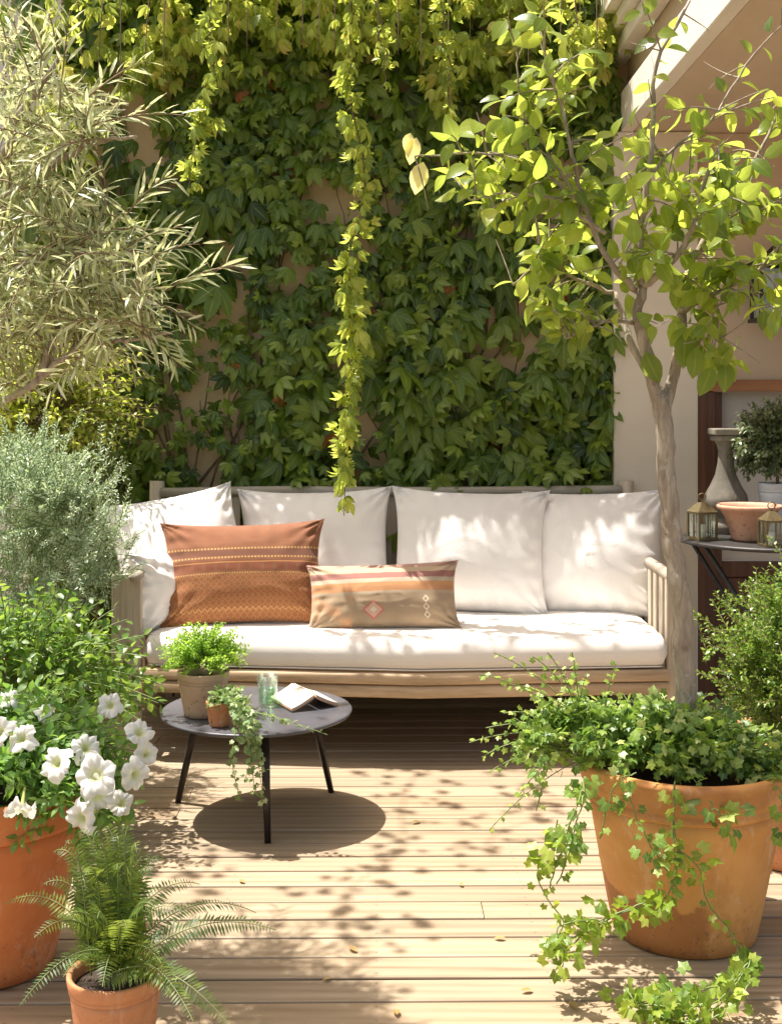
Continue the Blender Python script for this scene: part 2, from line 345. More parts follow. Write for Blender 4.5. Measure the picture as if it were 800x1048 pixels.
class MB:
    """collects geometry as numpy chunks; world coordinates"""
    def __init__(s): s.v = []; s.f = []; s.a = []; s.n = 0; s.uv = None
    def add(s, verts, faces, attr=None):
        verts = np.asarray(verts, float)
        s.v.append(verts)
        for f in faces: s.f.append(np.asarray(f, np.int64) + s.n)   # each f: (k, m) array
        if attr is None: attr = np.tile([.5, .5, .5], (len(verts), 1))
        s.a.append(np.asarray(attr, float)); s.n += len(verts)
    def box(s, x0, x1, y0, y1, z0, z1, attr=None, mat=None):
        v = np.array([[x, y, z] for z in (z0, z1) for y in (y0, y1) for x in (x0, x1)], float)
        if mat is not None: v = v @ np.array(mat.to_3x3()).T + np.array(mat.translation)
        f = np.array([[0, 2, 3, 1], [4, 5, 7, 6], [0, 1, 5, 4], [2, 6, 7, 3], [0, 4, 6, 2], [1, 3, 7, 5]])
        s.add(v, [f], None if attr is None else np.tile(attr, (8, 1)))
    def tube(s, pts, rad, seg=8, cap=True):
        pts = np.asarray(pts, float); n = len(pts)
        rad = np.full(n, rad) if np.isscalar(rad) else np.asarray(rad, float)
        t = nrm(np.gradient(pts, axis=0))
        up = np.array([0, 0, 1.]) if abs(t[0][2]) < .9 else np.array([1., 0, 0])
        a = nrm(np.cross(t[0], up)); A = [a]
        for i in range(1, n):
            a = A[-1] - t[i] * np.dot(A[-1], t[i]); A.append(nrm(a))
        A = np.array(A); B = np.cross(t, A)
        th = np.linspace(0, 2 * math.pi, seg, endpoint=False)
        v = pts[:, None] + rad[:, None, None] * (np.cos(th)[None, :, None] * A[:, None] + np.sin(th)[None, :, None] * B[:, None])
        i = np.arange(n - 1)[:, None] * seg; j = np.arange(seg)[None]
        j2 = (j + 1) % seg
        f = np.stack([i + j, i + j2, i + seg + j2, i + seg + j], -1).reshape(-1, 4)
        fs = [f]
        if cap:
            fs.append(np.arange(seg)[::-1][None]); fs.append((np.arange(seg) + (n - 1) * seg)[None])
        s.add(v.reshape(-1, 3), fs)
    def lathe(s, prof, c=(0, 0, 0), seg=56, wob=0.0):
        prof = np.asarray(prof, float); n = len(prof)
        th = np.linspace(0, 2 * math.pi, seg, endpoint=False)
        rr = prof[:, 0][:, None] * (1 + wob * np.sin(th * 3 + 1)[None] + wob * .6 * np.sin(th * 5 + prof[:, 1][:, None] * 9))
        v = np.stack([rr * np.cos(th), rr * np.sin(th), np.repeat(prof[:, 1][:, None], seg, 1)], -1) + np.asarray(c, float)
        i = np.arange(n - 1)[:, None] * seg; j = np.arange(seg)[None]; j2 = (j + 1) % seg
        f = np.stack([i + j, i + j2, i + seg + j2, i + seg + j], -1).reshape(-1, 4)
        s.add(v.reshape(-1, 3), [f])
    def build(s, name, mat, parent=None, smooth=True, origin=None, bevel=0):
        V = np.concatenate(s.v)
        org = np.zeros(3)
        if parent is not None:
            q = parent
            while q is not None: org = org + np.array(q.location); q = q.parent
        elif origin is not None: org = np.array(origin, float)
        V = V - org
        me = bpy.data.meshes.new(name)
        me.vertices.add(len(V)); me.vertices.foreach_set('co', V.astype(np.float32).ravel())
        tot = np.concatenate([np.full(len(f), f.shape[1]) for f in s.f]); lp = np.concatenate([f.ravel() for f in s.f])
        me.loops.add(len(lp)); me.loops.foreach_set('vertex_index', lp.astype(np.int32))
        st = np.concatenate([[0], np.cumsum(tot)[:-1]])
        me.polygons.add(len(tot)); me.polygons.foreach_set('loop_start', st.astype(np.int32))
        me.polygons.foreach_set('loop_total', tot.astype(np.int32))
        me.update(calc_edges=True)
        at = me.color_attributes.new('leaf', 'FLOAT_COLOR', 'POINT')
        A = np.concatenate(s.a); A = np.hstack([A, np.ones((len(A), 1))])
        at.data.foreach_set('color', A.astype(np.float32).ravel())
        if s.uv is not None:
            ul = me.uv_layers.new(name='UVMap'); ul.data.foreach_set('uv', np.asarray(s.uv)[lp].astype(np.float32).ravel())
        me.polygons.foreach_set('use_smooth', [smooth] * len(tot))
        me.validate(); me.materials.append(mat)
        o = bpy.data.objects.new(name, me); col.objects.link(o)
        if parent is not None: o.parent = parent
        elif origin is not None: o.location = tuple(org)
        if bevel:
            b = o.modifiers.new('bevel', 'BEVEL'); b.width = bevel; b.segments = 2; b.limit_method = 'ANGLE'
        return o

def bez(p0, p1, p2, n=10):
    t = np.linspace(0, 1, n)[:, None]
    return (1 - t) ** 2 * np.asarray(p0) + 2 * t * (1 - t) * np.asarray(p1) + t ** 2 * np.asarray(p2)
def smooth_path(pts, n=30):
    pts = np.asarray(pts, float); m = len(pts)
    if m < 3: return np.linspace(pts[0], pts[-1], n)
    P0 = np.vstack([2 * pts[0] - pts[1], pts, 2 * pts[-1] - pts[-2]])
    out = []
    for q in np.linspace(0, m - 1 - 1e-6, n):
        i = int(q); t = q - i; a, b, c, d = P0[i], P0[i + 1], P0[i + 2], P0[i + 3]
        out.append(.5 * ((2 * b) + (c - a) * t + (2 * a - 5 * b + 4 * c - d) * t * t + (3 * b - 3 * c + d - a) * t ** 3))
    return np.array(out)

# ------------------------------------------------------------------ leaf templates
def leaf_tpl(n=4, w=.4, pk=.4, fold=.25, curl=.25, power=1.0):
    """leaf of length 1 along +Y; pk = where it is widest"""
    t = np.linspace(0, 1, n + 1)
    wid = w * .5 * (np.sin(np.pi * np.power(t, math.log(.5) / math.log(pk)))) ** power
    wid[0] = .012; wid[-1] = .004
    z = -curl * t ** 2
    V = []; A = []
    for i in range(n + 1):
        V += [[-wid[i], t[i], z[i] + fold * wid[i]], [0, t[i], z[i]], [wid[i], t[i], z[i] + fold * wid[i]]]
        A += [[1, t[i]], [0, t[i]], [1, t[i]]]
    Fs = []
    for i in range(n):
        a = i * 3
        Fs += [[a, a + 1, a + 4, a + 3], [a + 1, a + 2, a + 5, a + 4]]
    return np.array(V), [np.array(Fs)], np.array(A, float)
def merge_tpl(parts):
    V = []; Fs = []; A = []; n = 0
    for (v, f, a), rot, sc_, off, tilt in parts:
        v = v * sc_
        ct, st = math.cos(tilt), math.sin(tilt)
        v = np.stack([v[:, 0], v[:, 1] * ct + v[:, 2] * st, -v[:, 1] * st + v[:, 2] * ct], -1)
        c, s_ = math.cos(rot), math.sin(rot)
        v = np.stack([v[:, 0] * c + v[:, 1] * s_, -v[:, 0] * s_ + v[:, 1] * c, v[:, 2]], -1) + np.array(off)
        V.append(v); Fs += [x + n for x in f]; A.append(a); n += len(v)
    return np.vstack(V), [np.vstack(Fs)], np.vstack(A)
_l = leaf_tpl(4, .43, .52, .22, .28, 1.0)
PALM = merge_tpl([(_l, 0, 1, (0, .05, 0), .05), (_l, .68, .88, (0, .03, 0), .15), (_l, -.68, .9, (0, .03, 0), .12), (_l, 1.42, .62, (0, 0, 0), .3), (_l, -1.45, .66, (0, 0, 0), .28)])
_l3 = leaf_tpl(3, .46, .55, .3, .5, 1.0)
PALM_D = merge_tpl([(_l3, 0, 1, (0, .05, 0), .1), (_l3, .7, .85, (0, .02, 0), .35), (_l3, -.7, .88, (0, .02, 0), .4), (_l3, 1.4, .6, (0, 0, 0), .6), (_l3, -1.4, .6, (0, 0, 0), .6)])
OVATE = leaf_tpl(5, .62, .47, .22, .42, .8)
OVATE3 = leaf_tpl(3, .52, .45, .2, .2, .9)
OVATE2 = leaf_tpl(2, .55, .5, .2, .15, .8)
LANCE = leaf_tpl(3, .14, .45, .2, .18, .8)
NEEDLE = leaf_tpl(2, .2, .4, .1, .15, .8)
FAN = leaf_tpl(2, .95, .62, .1, .1, .7)
def ivy_tpl():
    ang = []; 
    pts = [(0, 1.0), (12, .80), (30, .64), (42, .70), (56, .86), (70, .66), (90, .54), (108, .58), (126, .62), (148, .42), (172, .12)]
    V = [[0, 0.0, 0]]; A = [[0, 0.]]
    ring = [(-a, r) for a, r in pts[::-1] if a > 0] + pts
    for a, r in ring:
        t = math.radians(a)
        V.append([math.sin(t) * r * .62, (math.cos(t) * r) * .62 + .22, -.12 * r * r * (1 if abs(a) > 20 else 1.6) + .05]); A.append([min(1, abs(math.sin(t)) * r + .1), r])
    n = len(ring)
    V[0] = [0, .22, .06]
    f = np.array([[0, i + 2, i + 1] for i in range(n - 1)] + [[0, 1, n]])
    return np.array(V), [f], np.array(A, float)
IVY = ivy_tpl()

def scatter(mb, tpl, pos, yd, nd, scale, rnd, rnd2=None):
    v, f, a = tpl
    pos = np.asarray(pos); N = len(pos)
    if N == 0: return
    Y = nrm(yd); X = nrm(np.cross(Y, nd)); Z = np.cross(X, Y)
    sc_ = np.asarray(scale)[:, None, None]
    V = pos[:, None] + sc_ * (v[None, :, 0:1] * X[:, None] + v[None, :, 1:2] * Y[:, None] + v[None, :, 2:3] * Z[:, None])
    m = len(v)
    off = (np.arange(N) * m)[:, None, None]
    fs = [(x[None] + off).reshape(-1, x.shape[1]) for x in f]
    A = np.zeros((N, m, 3)); A[:, :, 0] = np.asarray(rnd)[:, None]; A[:, :, 1] = a[None, :, 0]; A[:, :, 2] = a[None, :, 1]
    mb.add(V.reshape(-1, 3), fs, A.reshape(-1, 3))

class Leaves:
    def __init__(s): s.p = []; s.y = []; s.n = []; s.s = []; s.r = []
    def add(s, p, y, n, sc_, r=None):
        s.p.append(p); s.y.append(y); s.n.append(n); s.s.append(sc_); s.r.append(rng.random() if r is None else r)
    def along(s, path, k, size, ang=55, droop=0.0, t0=.1, up=(0, 0, 1), updev=.5, rbase=0.0, rspan=1.0, pair=False, taper=.25, pet=.25):
        path = np.asarray(path); m = len(path)
        d = np.concatenate([[0], np.cumsum(np.linalg.norm(np.diff(path, axis=0), axis=1))]); L = d[-1]
        ph = rng.random() * 6.28
        for i in range(k):
            t = t0 + (1 - t0) * (i + rng.random() * .4) / k
            q = np.array([np.interp(t * L, d, path[:, c]) for c in range(3)])
            q2 = np.array([np.interp(min(L, t * L + .02 * L + 1e-4), d, path[:, c]) for c in range(3)])
            q1 = np.array([np.interp(max(0, t * L - .02 * L - 1e-4), d, path[:, c]) for c in range(3)])
            tg = nrm(q2 - q1)
            a = nrm(np.cross(tg, [.13, .21, 1.] if abs(tg[2]) < .95 else [1., 0, 0])); b = np.cross(tg, a)
            for w in ((0, math.pi) if pair else (0,)):
                th = ph + i * (1.571 if pair else 2.4) + w + rng.normal(0, .25)
                rad = a * math.cos(th) + b * math.sin(th)
                an = math.radians(ang + rng.normal(0, 10))
                y = nrm(tg * math.cos(an) + rad * math.sin(an) + np.array([0, 0, -droop]))
                n = np.asarray(up, float) + rng.normal(0, updev, 3)
                q_ = q + y * size * pet * rng.random()
                s.add(q_, y, n, size * (1 - taper * t) * rng.uniform(.75, 1.2), rbase + rspan * rng.random())
    def into(s, mb, tpl):
        if s.p: scatter(mb, tpl, np.array(s.p), np.array(s.y), np.array(s.n), np.array(s.s), np.clip(np.array(s.r), 0, 1))

# ------------------------------------------------------------------ setting
g = MB(); g.box(-60, 60, -60, 60, -.4, -.16); tag(g.build('ground', M['ground'], smooth=False), kind='structure')

def build_deck():
    mb = MB(); rot = Matrix.Rotation(math.radians(.7), 4, 'Z')
    pitch, gap = .1205, .0085
    y = .6; k = 0
    joint = {}
    while y < 6.13:
        x = -3.4 + rng.uniform(0, 1.8) - 1.8
        yc = y
        while x < 3.4:
            L = rng.uniform(2.2, 3.6)
            r1, r2 = rng.random(), rng.random()
            x1 = min(x + L, 3.5)
            zz = rng.uniform(-.0012, .0012)
            w = pitch - gap
            e = .0045
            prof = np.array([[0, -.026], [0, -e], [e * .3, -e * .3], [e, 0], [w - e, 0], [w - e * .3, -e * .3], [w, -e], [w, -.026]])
            xs = [x + .0015, x1 - .0015]
            V = []
            for xx in xs:
                for p_, q_ in prof: V.append([xx, yc + p_, q_ + zz])
            V = np.array(V); m = len(prof)
            V = V @ np.array(rot.to_3x3()).T
            fs = np.array([[i, (i + 1) % m, m + (i + 1) % m, m + i] for i in range(m)])
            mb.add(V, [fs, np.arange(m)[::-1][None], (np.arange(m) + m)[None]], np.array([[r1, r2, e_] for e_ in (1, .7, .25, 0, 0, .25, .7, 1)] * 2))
            for js in np.arange(math.ceil((x + .05) / .45) * .45, x1 - .03, .45):
                if yc < 2.3: break
                for fy_ in (.022, w - .022):
                    cpt = np.array([[js, yc + fy_, zz + .0006]]) ; th_ = np.linspace(0, 2 * math.pi, 8, endpoint=False)
                    disc = np.vstack([cpt + np.array([[.0032 * math.cos(q_), .0032 * math.sin(q_), 0]]) for q_ in th_]) @ np.array(rot.to_3x3()).T
                    mb.add(disc, [np.arange(8)[None]], np.tile([r1, r2, 1.0], (8, 1)))
            x = x1
        y += pitch; k += 1
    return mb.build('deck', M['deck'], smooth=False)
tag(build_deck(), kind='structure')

# ------------------------------------------------------------------ walls
WY = 6.16
b = MB(); b.box(-1.62, 1.11, WY, WY + .3, -.1, 3.95); b.box(1.111, 1.30, WY, WY + .3, 2.87, 3.95)
tag(b.build('garden_wall', M['beige'], smooth=False, origin=(-.25, WY, -.1)), 'tall beige plaster garden wall behind the sofa, covered in creeper', 'wall')
b = MB(); b.box(-5, -1.624, WY + .25, WY + .5, -.1, 4.6)
tag(b.build('neighbour_wall', M['white_wall'], smooth=False, origin=(-3, WY + .25, -.1)), 'pale grey white plaster wall glimpsed behind the olive tree', 'wall')
house = thing('porch', 'cream rendered house porch with pillar and cornice at the right', 'porch', (1.32, 6.0, 0))
b = MB(); b.box(1.112, 1.535, 5.99, 6.5, -.1, 2.862); b.build('pillar', M['pillar'], house, False, bevel=.008)
b = MB()
b.box(1.535, 4.2, 6.04, 6.3, 1.62, 2.862)
b.box(2.55, 4.2, 6.04, 6.3, -.1, 1.619)
b.build('wall', M['porch'], house, False)
b = MB(); b.box(1.215, 4.5, 3.2, 6.5, 2.865, 3.6); b.build('ceiling', M['porch'], house, False)
b = MB()
b.box(1.15, 1.213, 3.19, 6.48, 2.862, 3.06)
b.box(1.13, 1.212, 3.19, 6.48, 3.25, 3.33)
b.box(1.09, 1.212, 3.18, 6.48, 3.335, 3.40)
b.box(1.04, 1.212, 3.17, 6.48, 3.405, 3.55)
b.build('cornice', M['fascia'], house, False, bevel=.006)

door = thing('glazed_door', 'dark brown wood framed glazed door beside the cream pillar', 'door', (2.03, 6.1, 0))
b = MB(); b.box(1.537, 1.62, 6.0, 6.13, 0, 1.56); b.box(2.46, 2.549, 6.0, 6.13, 0, 1.56); b.box(1.622, 1.665, 6.03, 6.12, 0, 1.558); b.build('jamb', M['darkwood'], door, False, bevel=.004)
b = MB(); b.box(1.537, 2.549, 5.985, 6.13, 1.561, 1.618); b.build('lintel', M['lintelwood'], door, False, bevel=.004)
b = MB(); b.box(1.667, 2.458, 6.06, 6.10, .0, .62); b.box(1.76, 2.36, 6.045, 6.058, .1, .54); b.box(1.667, 2.458, 6.05, 6.10, .622, .70); door_panel = b.build('panel', M['darkwood'], door, False, bevel=.006)
b = MB(); b.box(1.667, 2.458, 6.085, 6.095, .702, 1.559); b.build('pane', M['pane'], door, False)
b = MB(); b.tube([(1.70, 6.045, .86), (1.70, 6.005, .86)], .010, 10); b.tube([(1.70, 6.005, .86), (1.79, 6.0, .865)], .008, 10); b.build('handle', M['iron'], door_panel)

wl = thing('wall_lantern', 'dark iron lantern on the tan wall above the door', 'lantern', (1.875, 6.03, 1.9))
b = MB()
for dx in (-.085, .085):
    for dy in (-.16, -.01): b.box(1.875 + dx - .008, 1.875 + dx + .008, 6.0 + dy - .008 - .04, 6.0 + dy + .008 - .04, 1.92, 2.16)
b.box(1.775, 1.975, 5.78, 5.97, 1.90, 1.918)
b.box(1.86, 1.89, 5.96, 6.035, 1.98, 2.08)
b.box(1.775, 1.975, 5.78, 5.97, 2.03, 2.04)
b.build('frame', M['iron'], wl, False)
b = MB(); b.lathe([(.16, 2.162), (.15, 2.175), (.09, 2.215), (.03, 2.25), (.012, 2.27), (0, 2.275)], (1.875, 5.875, 0), 4); b.build('roof', M['iron'], wl, False)
b = MB(); b.box(1.795, 1.955, 5.80, 5.95, 1.92, 2.158); b.build('pane', M['glass'], wl, False)

# ------------------------------------------------------------------ creeper on the wall
def wall_noise(x, z, s, o=0): return noise.noise(Vector((x * s + o, z * s, o * 1.7)))
def gap_mask(px, py):
    gaps = [(322, 205, 22, 20, .75), (212, 475, 18, 32, .95), (240, 440, 20, 18, .6), (298, 285, 20, 22, .7), (250, 80, 24, 18, .5), (245, 250, 14, 26, .5), (290, 70, 18, 16, .5),
            (215, 345, 16, 28, .7), (268, 345, 16, 26, .6), (395, 470, 14, 18, .5), (195, 320, 12, 22, .6), (260, 400, 16, 20, .5), (380, 425, 16, 22, .5), (560, 235, 16, 18, .4), (120, 130, 42, 70, .93), (200, 60, 24, 20, .6)]
    m = 0
    for a, b_, rx, ry, k in gaps:
        d = ((px - a) / rx) ** 2 + ((py - b_) / ry) ** 2
        m = max(m, k * max(0, min(1, 1.6 - d)))
    return m
creeper = thing('wall_creeper', 'dark green virginia creeper covering the beige wall behind the sofa', 'climbing plant', (-.2, 6.1, 0))
L = Leaves(); n = 0
while n < 5700:
    x = rng.uniform(-1.95, 1.16); z = rng.uniform(.2, 3.9)
    D = 6.1
    px = CX + x * F / D; py = HY - (z - CH) * F / D
    if px < 60 and rng.random() < .6: continue
    if z < .9 and rng.random() < .75: continue
    gm = gap_mask(px, py)
    if rng.random() < gm: continue
    c = wall_noise(x, z, 3.0, 4)
    if c > (.20 if px > 300 else .30) and rng.random() < .8: continue
    lump = .5 + .5 * wall_noise(x, z, 2.2, 9)
    y = WY - .02 - (.04 + .22 * lump) * rng.random() ** .8
    if px > 612: x -= .03
    big = 1.35 if wall_noise(x, z, 1.3, 21) > .05 else 1.0
    if 230 < px < 560 and 330 < py < 500: big = 1.35
    if px < 260 and py > 300: big *= .72
    
    s_ = rng.uniform(.055, .11) * big
    if rng.random() < .12: s_ *= 1.3
    yd = np.array([rng.normal(0, .85), -.35 + rng.normal(0, .35), -1])
    nd = np.array([rng.normal(0, .6), -1, .55 + rng.normal(0, .55)])
    if rng.random() < .16:
        s_ *= .6; y -= .06; yd = np.array([rng.normal(0, 1.2), -.8, rng.normal(-.3, .6)])
        L.add(np.array([x, y, z]), yd, nd, s_, rng.uniform(.7, .95)); n += 1; continue
    L.add(np.array([x, y, z]), yd, nd, s_, np.clip(.5 + .22 * rng.normal() + .25 * wall_noise(x, z, 2.5, 31), 0, .96) if rng.random() > .006 else 1.0)
    n += 1
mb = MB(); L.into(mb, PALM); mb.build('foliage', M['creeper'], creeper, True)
mb = MB()
for k in range(34):
    x = rng.uniform(-1.75, 1.05); z = .0; pts = [[x, WY - .015, z]]
    hd = rng.normal(0, .25)
    for i in range(26):
        hd = hd * .85 + rng.normal(0, .22); x += math.sin(hd) * .12; z += .12 * math.cos(hd)
        pts.append([min(x, 1.08), WY - .02 - .03 * rng.random(), z])
    mb.tube(smooth_path(pts, 60), np.linspace(.009, .0025, 60) * rng.uniform(.6, 1.3), 5)
for a, b_ in (((195, 505), (215, 380)), ((215, 500), (235, 400)), ((232, 505), (262, 430)), ((180, 500), (165, 400)), ((255, 505), (245, 420)), ((265, 500), (300, 440)), ((240, 460), (205, 410)), ((230, 470), (275, 440))):
    p0 = P(*a, 6.08); p2 = P(*b_, 6.06); p1 = (p0 + p2) / 2 + rng.normal(0, .05, 3)
    mb.tube(bez(p0, p1, p2, 14), np.linspace(.007, .003, 14), 5)
mb.build('stems', M['vine_stem'], creeper)

# overhanging sunlit vine at the top of the wall
def fringe_y(px):
    xs = [60, 90, 140, 180, 215, 250, 300, 340, 400, 430, 455, 480, 510, 545, 580, 612, 640]
    ys = [150, 150, 100, 80, 70, 60, 52, 62, 55, 80, 120, 70, 75, 110, 100, 75, 30]
    return np.interp(px, xs, ys)
top = thing('overhanging_vine', 'bright yellow green vine spilling over the top of the creeper wall', 'climbing plant', (-.2, 5.9, 3.3))
L = Leaves(); n = 0
while n < 2600:
    D = rng.uniform(5.77, 6.05); px = rng.uniform(40, 642)
    fy = fringe_y(px)
    py = fy - 14 - abs(rng.normal(0, 1)) * 75 + rng.normal(0, 14)
    if py < -150: continue
    if noise.noise(Vector((px * .022, py * .03, 5.0))) > .22: continue
    if px < 150 and rng.random() < .5: continue
    p = P(px, py, D)
    L.add(p, np.array([rng.normal(0, .8), rng.normal(-.25, .6), -1]), np.array([rng.normal(0, .7), -.8, .8 + rng.normal(0, .6)]), rng.uniform(.04, .085), rng.random() * .99)
    n += 1
for k in range(220):     # dense roof of leaves over the wall top
    L.add(np.array([rng.uniform(-1.75, 1.1), rng.uniform(6.06, 6.4), rng.uniform(3.90, 4.05)]), np.array([rng.normal(0, 1), rng.normal(-.6, .6), -.4]), np.array([rng.normal(0, .3), -.2, 1]), rng.uniform(.06, .09))
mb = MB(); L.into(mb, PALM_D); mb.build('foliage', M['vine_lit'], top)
mb = MB()
for k in range(26):
    px = 60 + k * 22 + rng.uniform(-8, 8); D = rng.uniform(5.55, 5.9)
    p2 = P(px, fringe_y(px) - 5, D); p0 = np.array([p2[0] + rng.normal(0, .1), 6.15, 3.97]); p1 = np.array([p2[0], D, 3.95])
    mb.tube(bez(p0, p1, p2, 16), np.linspace(.006, .002, 16), 5)
mb.build('stems', M['vine_stem'], top)

def hanging(name, label, pts, D, k, size, mat, group='vine strands hanging from the wall top', red=None, dj=0.0):
    path = smooth_path([P(x, y, D + dj * i) for i, (x, y) in enumerate(pts)], 40)
    path = path + np.cumsum(rng.normal(0, .003, path.shape), 0); path[:, 0] += .012 * np.sin(np.arange(40) * .55 + D * 7)
    t = thing(name, label, 'vine', path[-1], group)
    L = Leaves(); cl = 0.0; kk = 0
    while kk < k:          # leaves come in loose clumps
        cl = rng.random(); i0 = int(cl * 36); n_ = int(rng.integers(3, 8))
        L.along(path[i0:i0 + 4], n_, size * rng.uniform(.6, 1.25), 75, .75, .0, (0, -1, .5), .9, 0, .93, False, .2, 1.3); kk += n_
    L.along(path, k // 3, size * .8, 70, .7, .0, (0, -1, .4), .7, 0, .93, False, .2, .6)
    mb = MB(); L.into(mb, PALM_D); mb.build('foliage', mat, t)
    mb = MB(); mb.tube(path, np.linspace(.0045, .002, 40), 5); mb.build('stem', M['vine_stem'], t)
    if red:
        L = Leaves(); L.along(path[:9], 22, .045, 50, .6, .3, (0, -1, .3), .6); mb = MB(); L.into(mb, LANCE); mb.build('young_leaves', M['vine_red'], t)
    return t
hanging('hanging_vine', 'longest hanging vine strand, reaching down past the sofa back', [(352, -110), (357, 0), (358, 45), (361, 95), (368, 150), (371, 200), (361, 255), (359, 300), (363, 360), (358, 420), (355, 470), (353, 522)], 5.30, 250, .062, M['vine_lit'], red=True)
hanging('hanging_vine', 'shorter hanging vine strand left of the longest one, near the olive tree', [(212, -90), (217, 10), (221, 60), (212, 100), (207, 140), (203, 175), (196, 215)], 5.25, 76, .062, M['vine_lit'])
hanging('hanging_vine', 'wispy vine tendril hanging just right of the longest strand', [(372, -80), (385, 20), (392, 60), (388, 95)], 5.5, 16, .036, M['vine_lit'])
hanging('hanging_vine', 'short leafy strand hanging above the second white pillow from the right', [(440, -90), (452, 20), (458, 70), (462, 135)], 5.5, 60, .042, M['vine_lit'])
hanging('hanging_vine', 'leafy strand hanging at the right near the pillar top', [(590, -90), (585, 20), (572, 70), (560, 120)], 5.5, 60, .046, M['vine_lit'])

# overhead vine on a wire, above the picture, whose leaves dapple the deck
oh = thing('overhead_vine', 'leafy vine trained on wires over the deck', 'climbing plant', (-1.0, 4.4, 3.4))
L = Leaves(); mb = MB()
for (x0, y0, x1, y1, k, sp) in ((-1.05, 2.6, -1.0, 5.3, 190, .12), (-.62, 4.3, -.5, 5.6, 90, .10), (-1.6, 2.6, -1.65, 4.3, 100, .16), (-.1, 5.3, .6, 5.6, 70, .10)):
    path = smooth_path([(x0 + (x1 - x0) * t + rng.normal(0, .05), y0 + (y1 - y0) * t, 1.72 + .337 * (y0 + (y1 - y0) * t) + .03 * math.sin(t * 9)) for t in np.linspace(0, 1, 9)], 40)
    mb.tube(path, .003, 5)
    for i in range(int(k * 1.5)):
        if wall_noise(i * .07, x0, 1.6, 3) > .05: continue
        q = path[min(39, int(i / (k * 1.5) * 40))] + np.abs(rng.normal(0, sp, 3)) * np.array([rng.choice([-1, 1]), rng.choice([-1, 1]), .5])
        L.add(q, np.array([rng.normal(0, 1), rng.normal(0, 1), -.5]), np.array([rng.normal(0, .3), rng.normal(0, .3), 1]), rng.uniform(.045, .075))
mb.build('stems', M['vine_stem'], oh); mb = MB(); L.into(mb, PALM_D); mb.build('foliage', M['vine_lit'], oh)

# ------------------------------------------------------------------ sofa
sofa = thing('garden_sofa', 'long weathered wood garden sofa against the creeper wall', 'sofa', (.05, 5.5, 0))
def part(fn, name, mat, parent, smooth=False, bevel=0):
    m = MB(); fn(m); return m.build(name, mat, parent, smooth, bevel=bevel)
FRX = [-1.06, -.5, .12, .65, 1.17]
def front_y(x): return float(np.interp(x, [-1.2, .12, 1.3], [5.06, 4.93, 5.02]))
def bowed(m, z0, z1, dy, th, r=.012):
    xs = np.array([-1.06, -.45, .12, .62, 1.165]); zc = (z0 + z1) / 2; h = (z1 - z0) / 2
    prof = []
    for cx_, cz_, a0 in ((th / 2 - r, h - r, 0), (-th / 2 + r, h - r, 90), (-th / 2 + r, -h + r, 180), (th / 2 - r, -h + r, 270)):
        for a in (0, 45, 90):
            t = math.radians(a0 + a); prof.append((cx_ + r * math.cos(t), cz_ + r * math.sin(t)))
    mm = len(prof); V = []
    for x in xs:
        for p_, q_ in prof: V.append([x, front_y(x) + dy + p_, zc + q_])
    fs = [[i * mm + j, i * mm + (j + 1) % mm, (i + 1) * mm + (j + 1) % mm, (i + 1) * mm + j] for i in range(len(xs) - 1) for j in range(mm)]
    m.add(np.array(V), [np.array(fs), np.arange(mm)[::-1][None], (np.arange(mm) + mm * (len(xs) - 1))[None]])
part(lambda m: bowed(m, .338, .386, .015, .04), 'front_rail', M['rail'], sofa, True)
part(lambda m: bowed(m, .282, .334, .022, .04), 'front_rail', M['rail'], sofa, True)
def seat_base(m):
    for i in range(12):
        y0 = 5.09 + i * .067; m.box(-1.05, 1.16, y0, y0 + .055, .345, .372)
    m.box(-1.05, 1.16, 5.86, 5.9, .28, .37)
part(seat_base, 'seat_slats', M['rail'], sofa)
for sx, xa, xb in ((-1, -1.185, -1.06), (1, 1.168, 1.222)):
    xc = (xa + xb) / 2
    part(lambda m: m.box(xa, xb, 5.085, 5.125, 0.0, .775), 'arm_post', M['pole_z'], sofa, False, .006)
    xr = xb - .02 if sx < 0 else xa + .02
    part(lambda m: m.tube(smooth_path([(xr, 5.06, .765), (xr, 5.4, .77), (xr, 5.93, .765)], 12), .0235, 12), 'arm_rail', M['pole_y'], sofa, True)
    for k in range(6):
        y0 = 5.19 + k * .115
        part(lambda m: m.box(xr - .016, xr + .016, y0, y0 + .06, .2, .75), 'arm_slat', M['pole_z'], sofa, False, .004)
    xp = -1.165 if sx < 0 else 1.165
    part(lambda m: m.tube([(xp, 5.95, 0), (xp, 5.95, .5), (xp + .004, 5.96, 1.115)], [.040, .040, .037], 14), 'back_post', M['pole_z'], sofa, True)
    part(lambda m: m.box(xa + .02, xb - .02, 5.13, 5.93, .26, .335), 'side_rail', M['rail'], sofa, False, .005)
part(lambda m: m.tube(smooth_path([(-1.14, 5.94, 1.058), (-.5, 5.945, 1.066), (.2, 5.94, 1.062), (1.14, 5.945, 1.07)], 24), .025, 14), 'back_rail', M['pole'], sofa, True)
part(lambda m: m.tube([(-1.14, 5.95, .42), (1.14, 5.95, .42)], .022, 12), 'back_rail', M['pole'], sofa, True)
for k in range(17):
    x0 = -1.07 + k * .131
    part(lambda m: m.box(x0, x0 + .06, 5.945, 5.965, .42, 1.05), 'back_slat', M['pole_z'], sofa, False, .003)

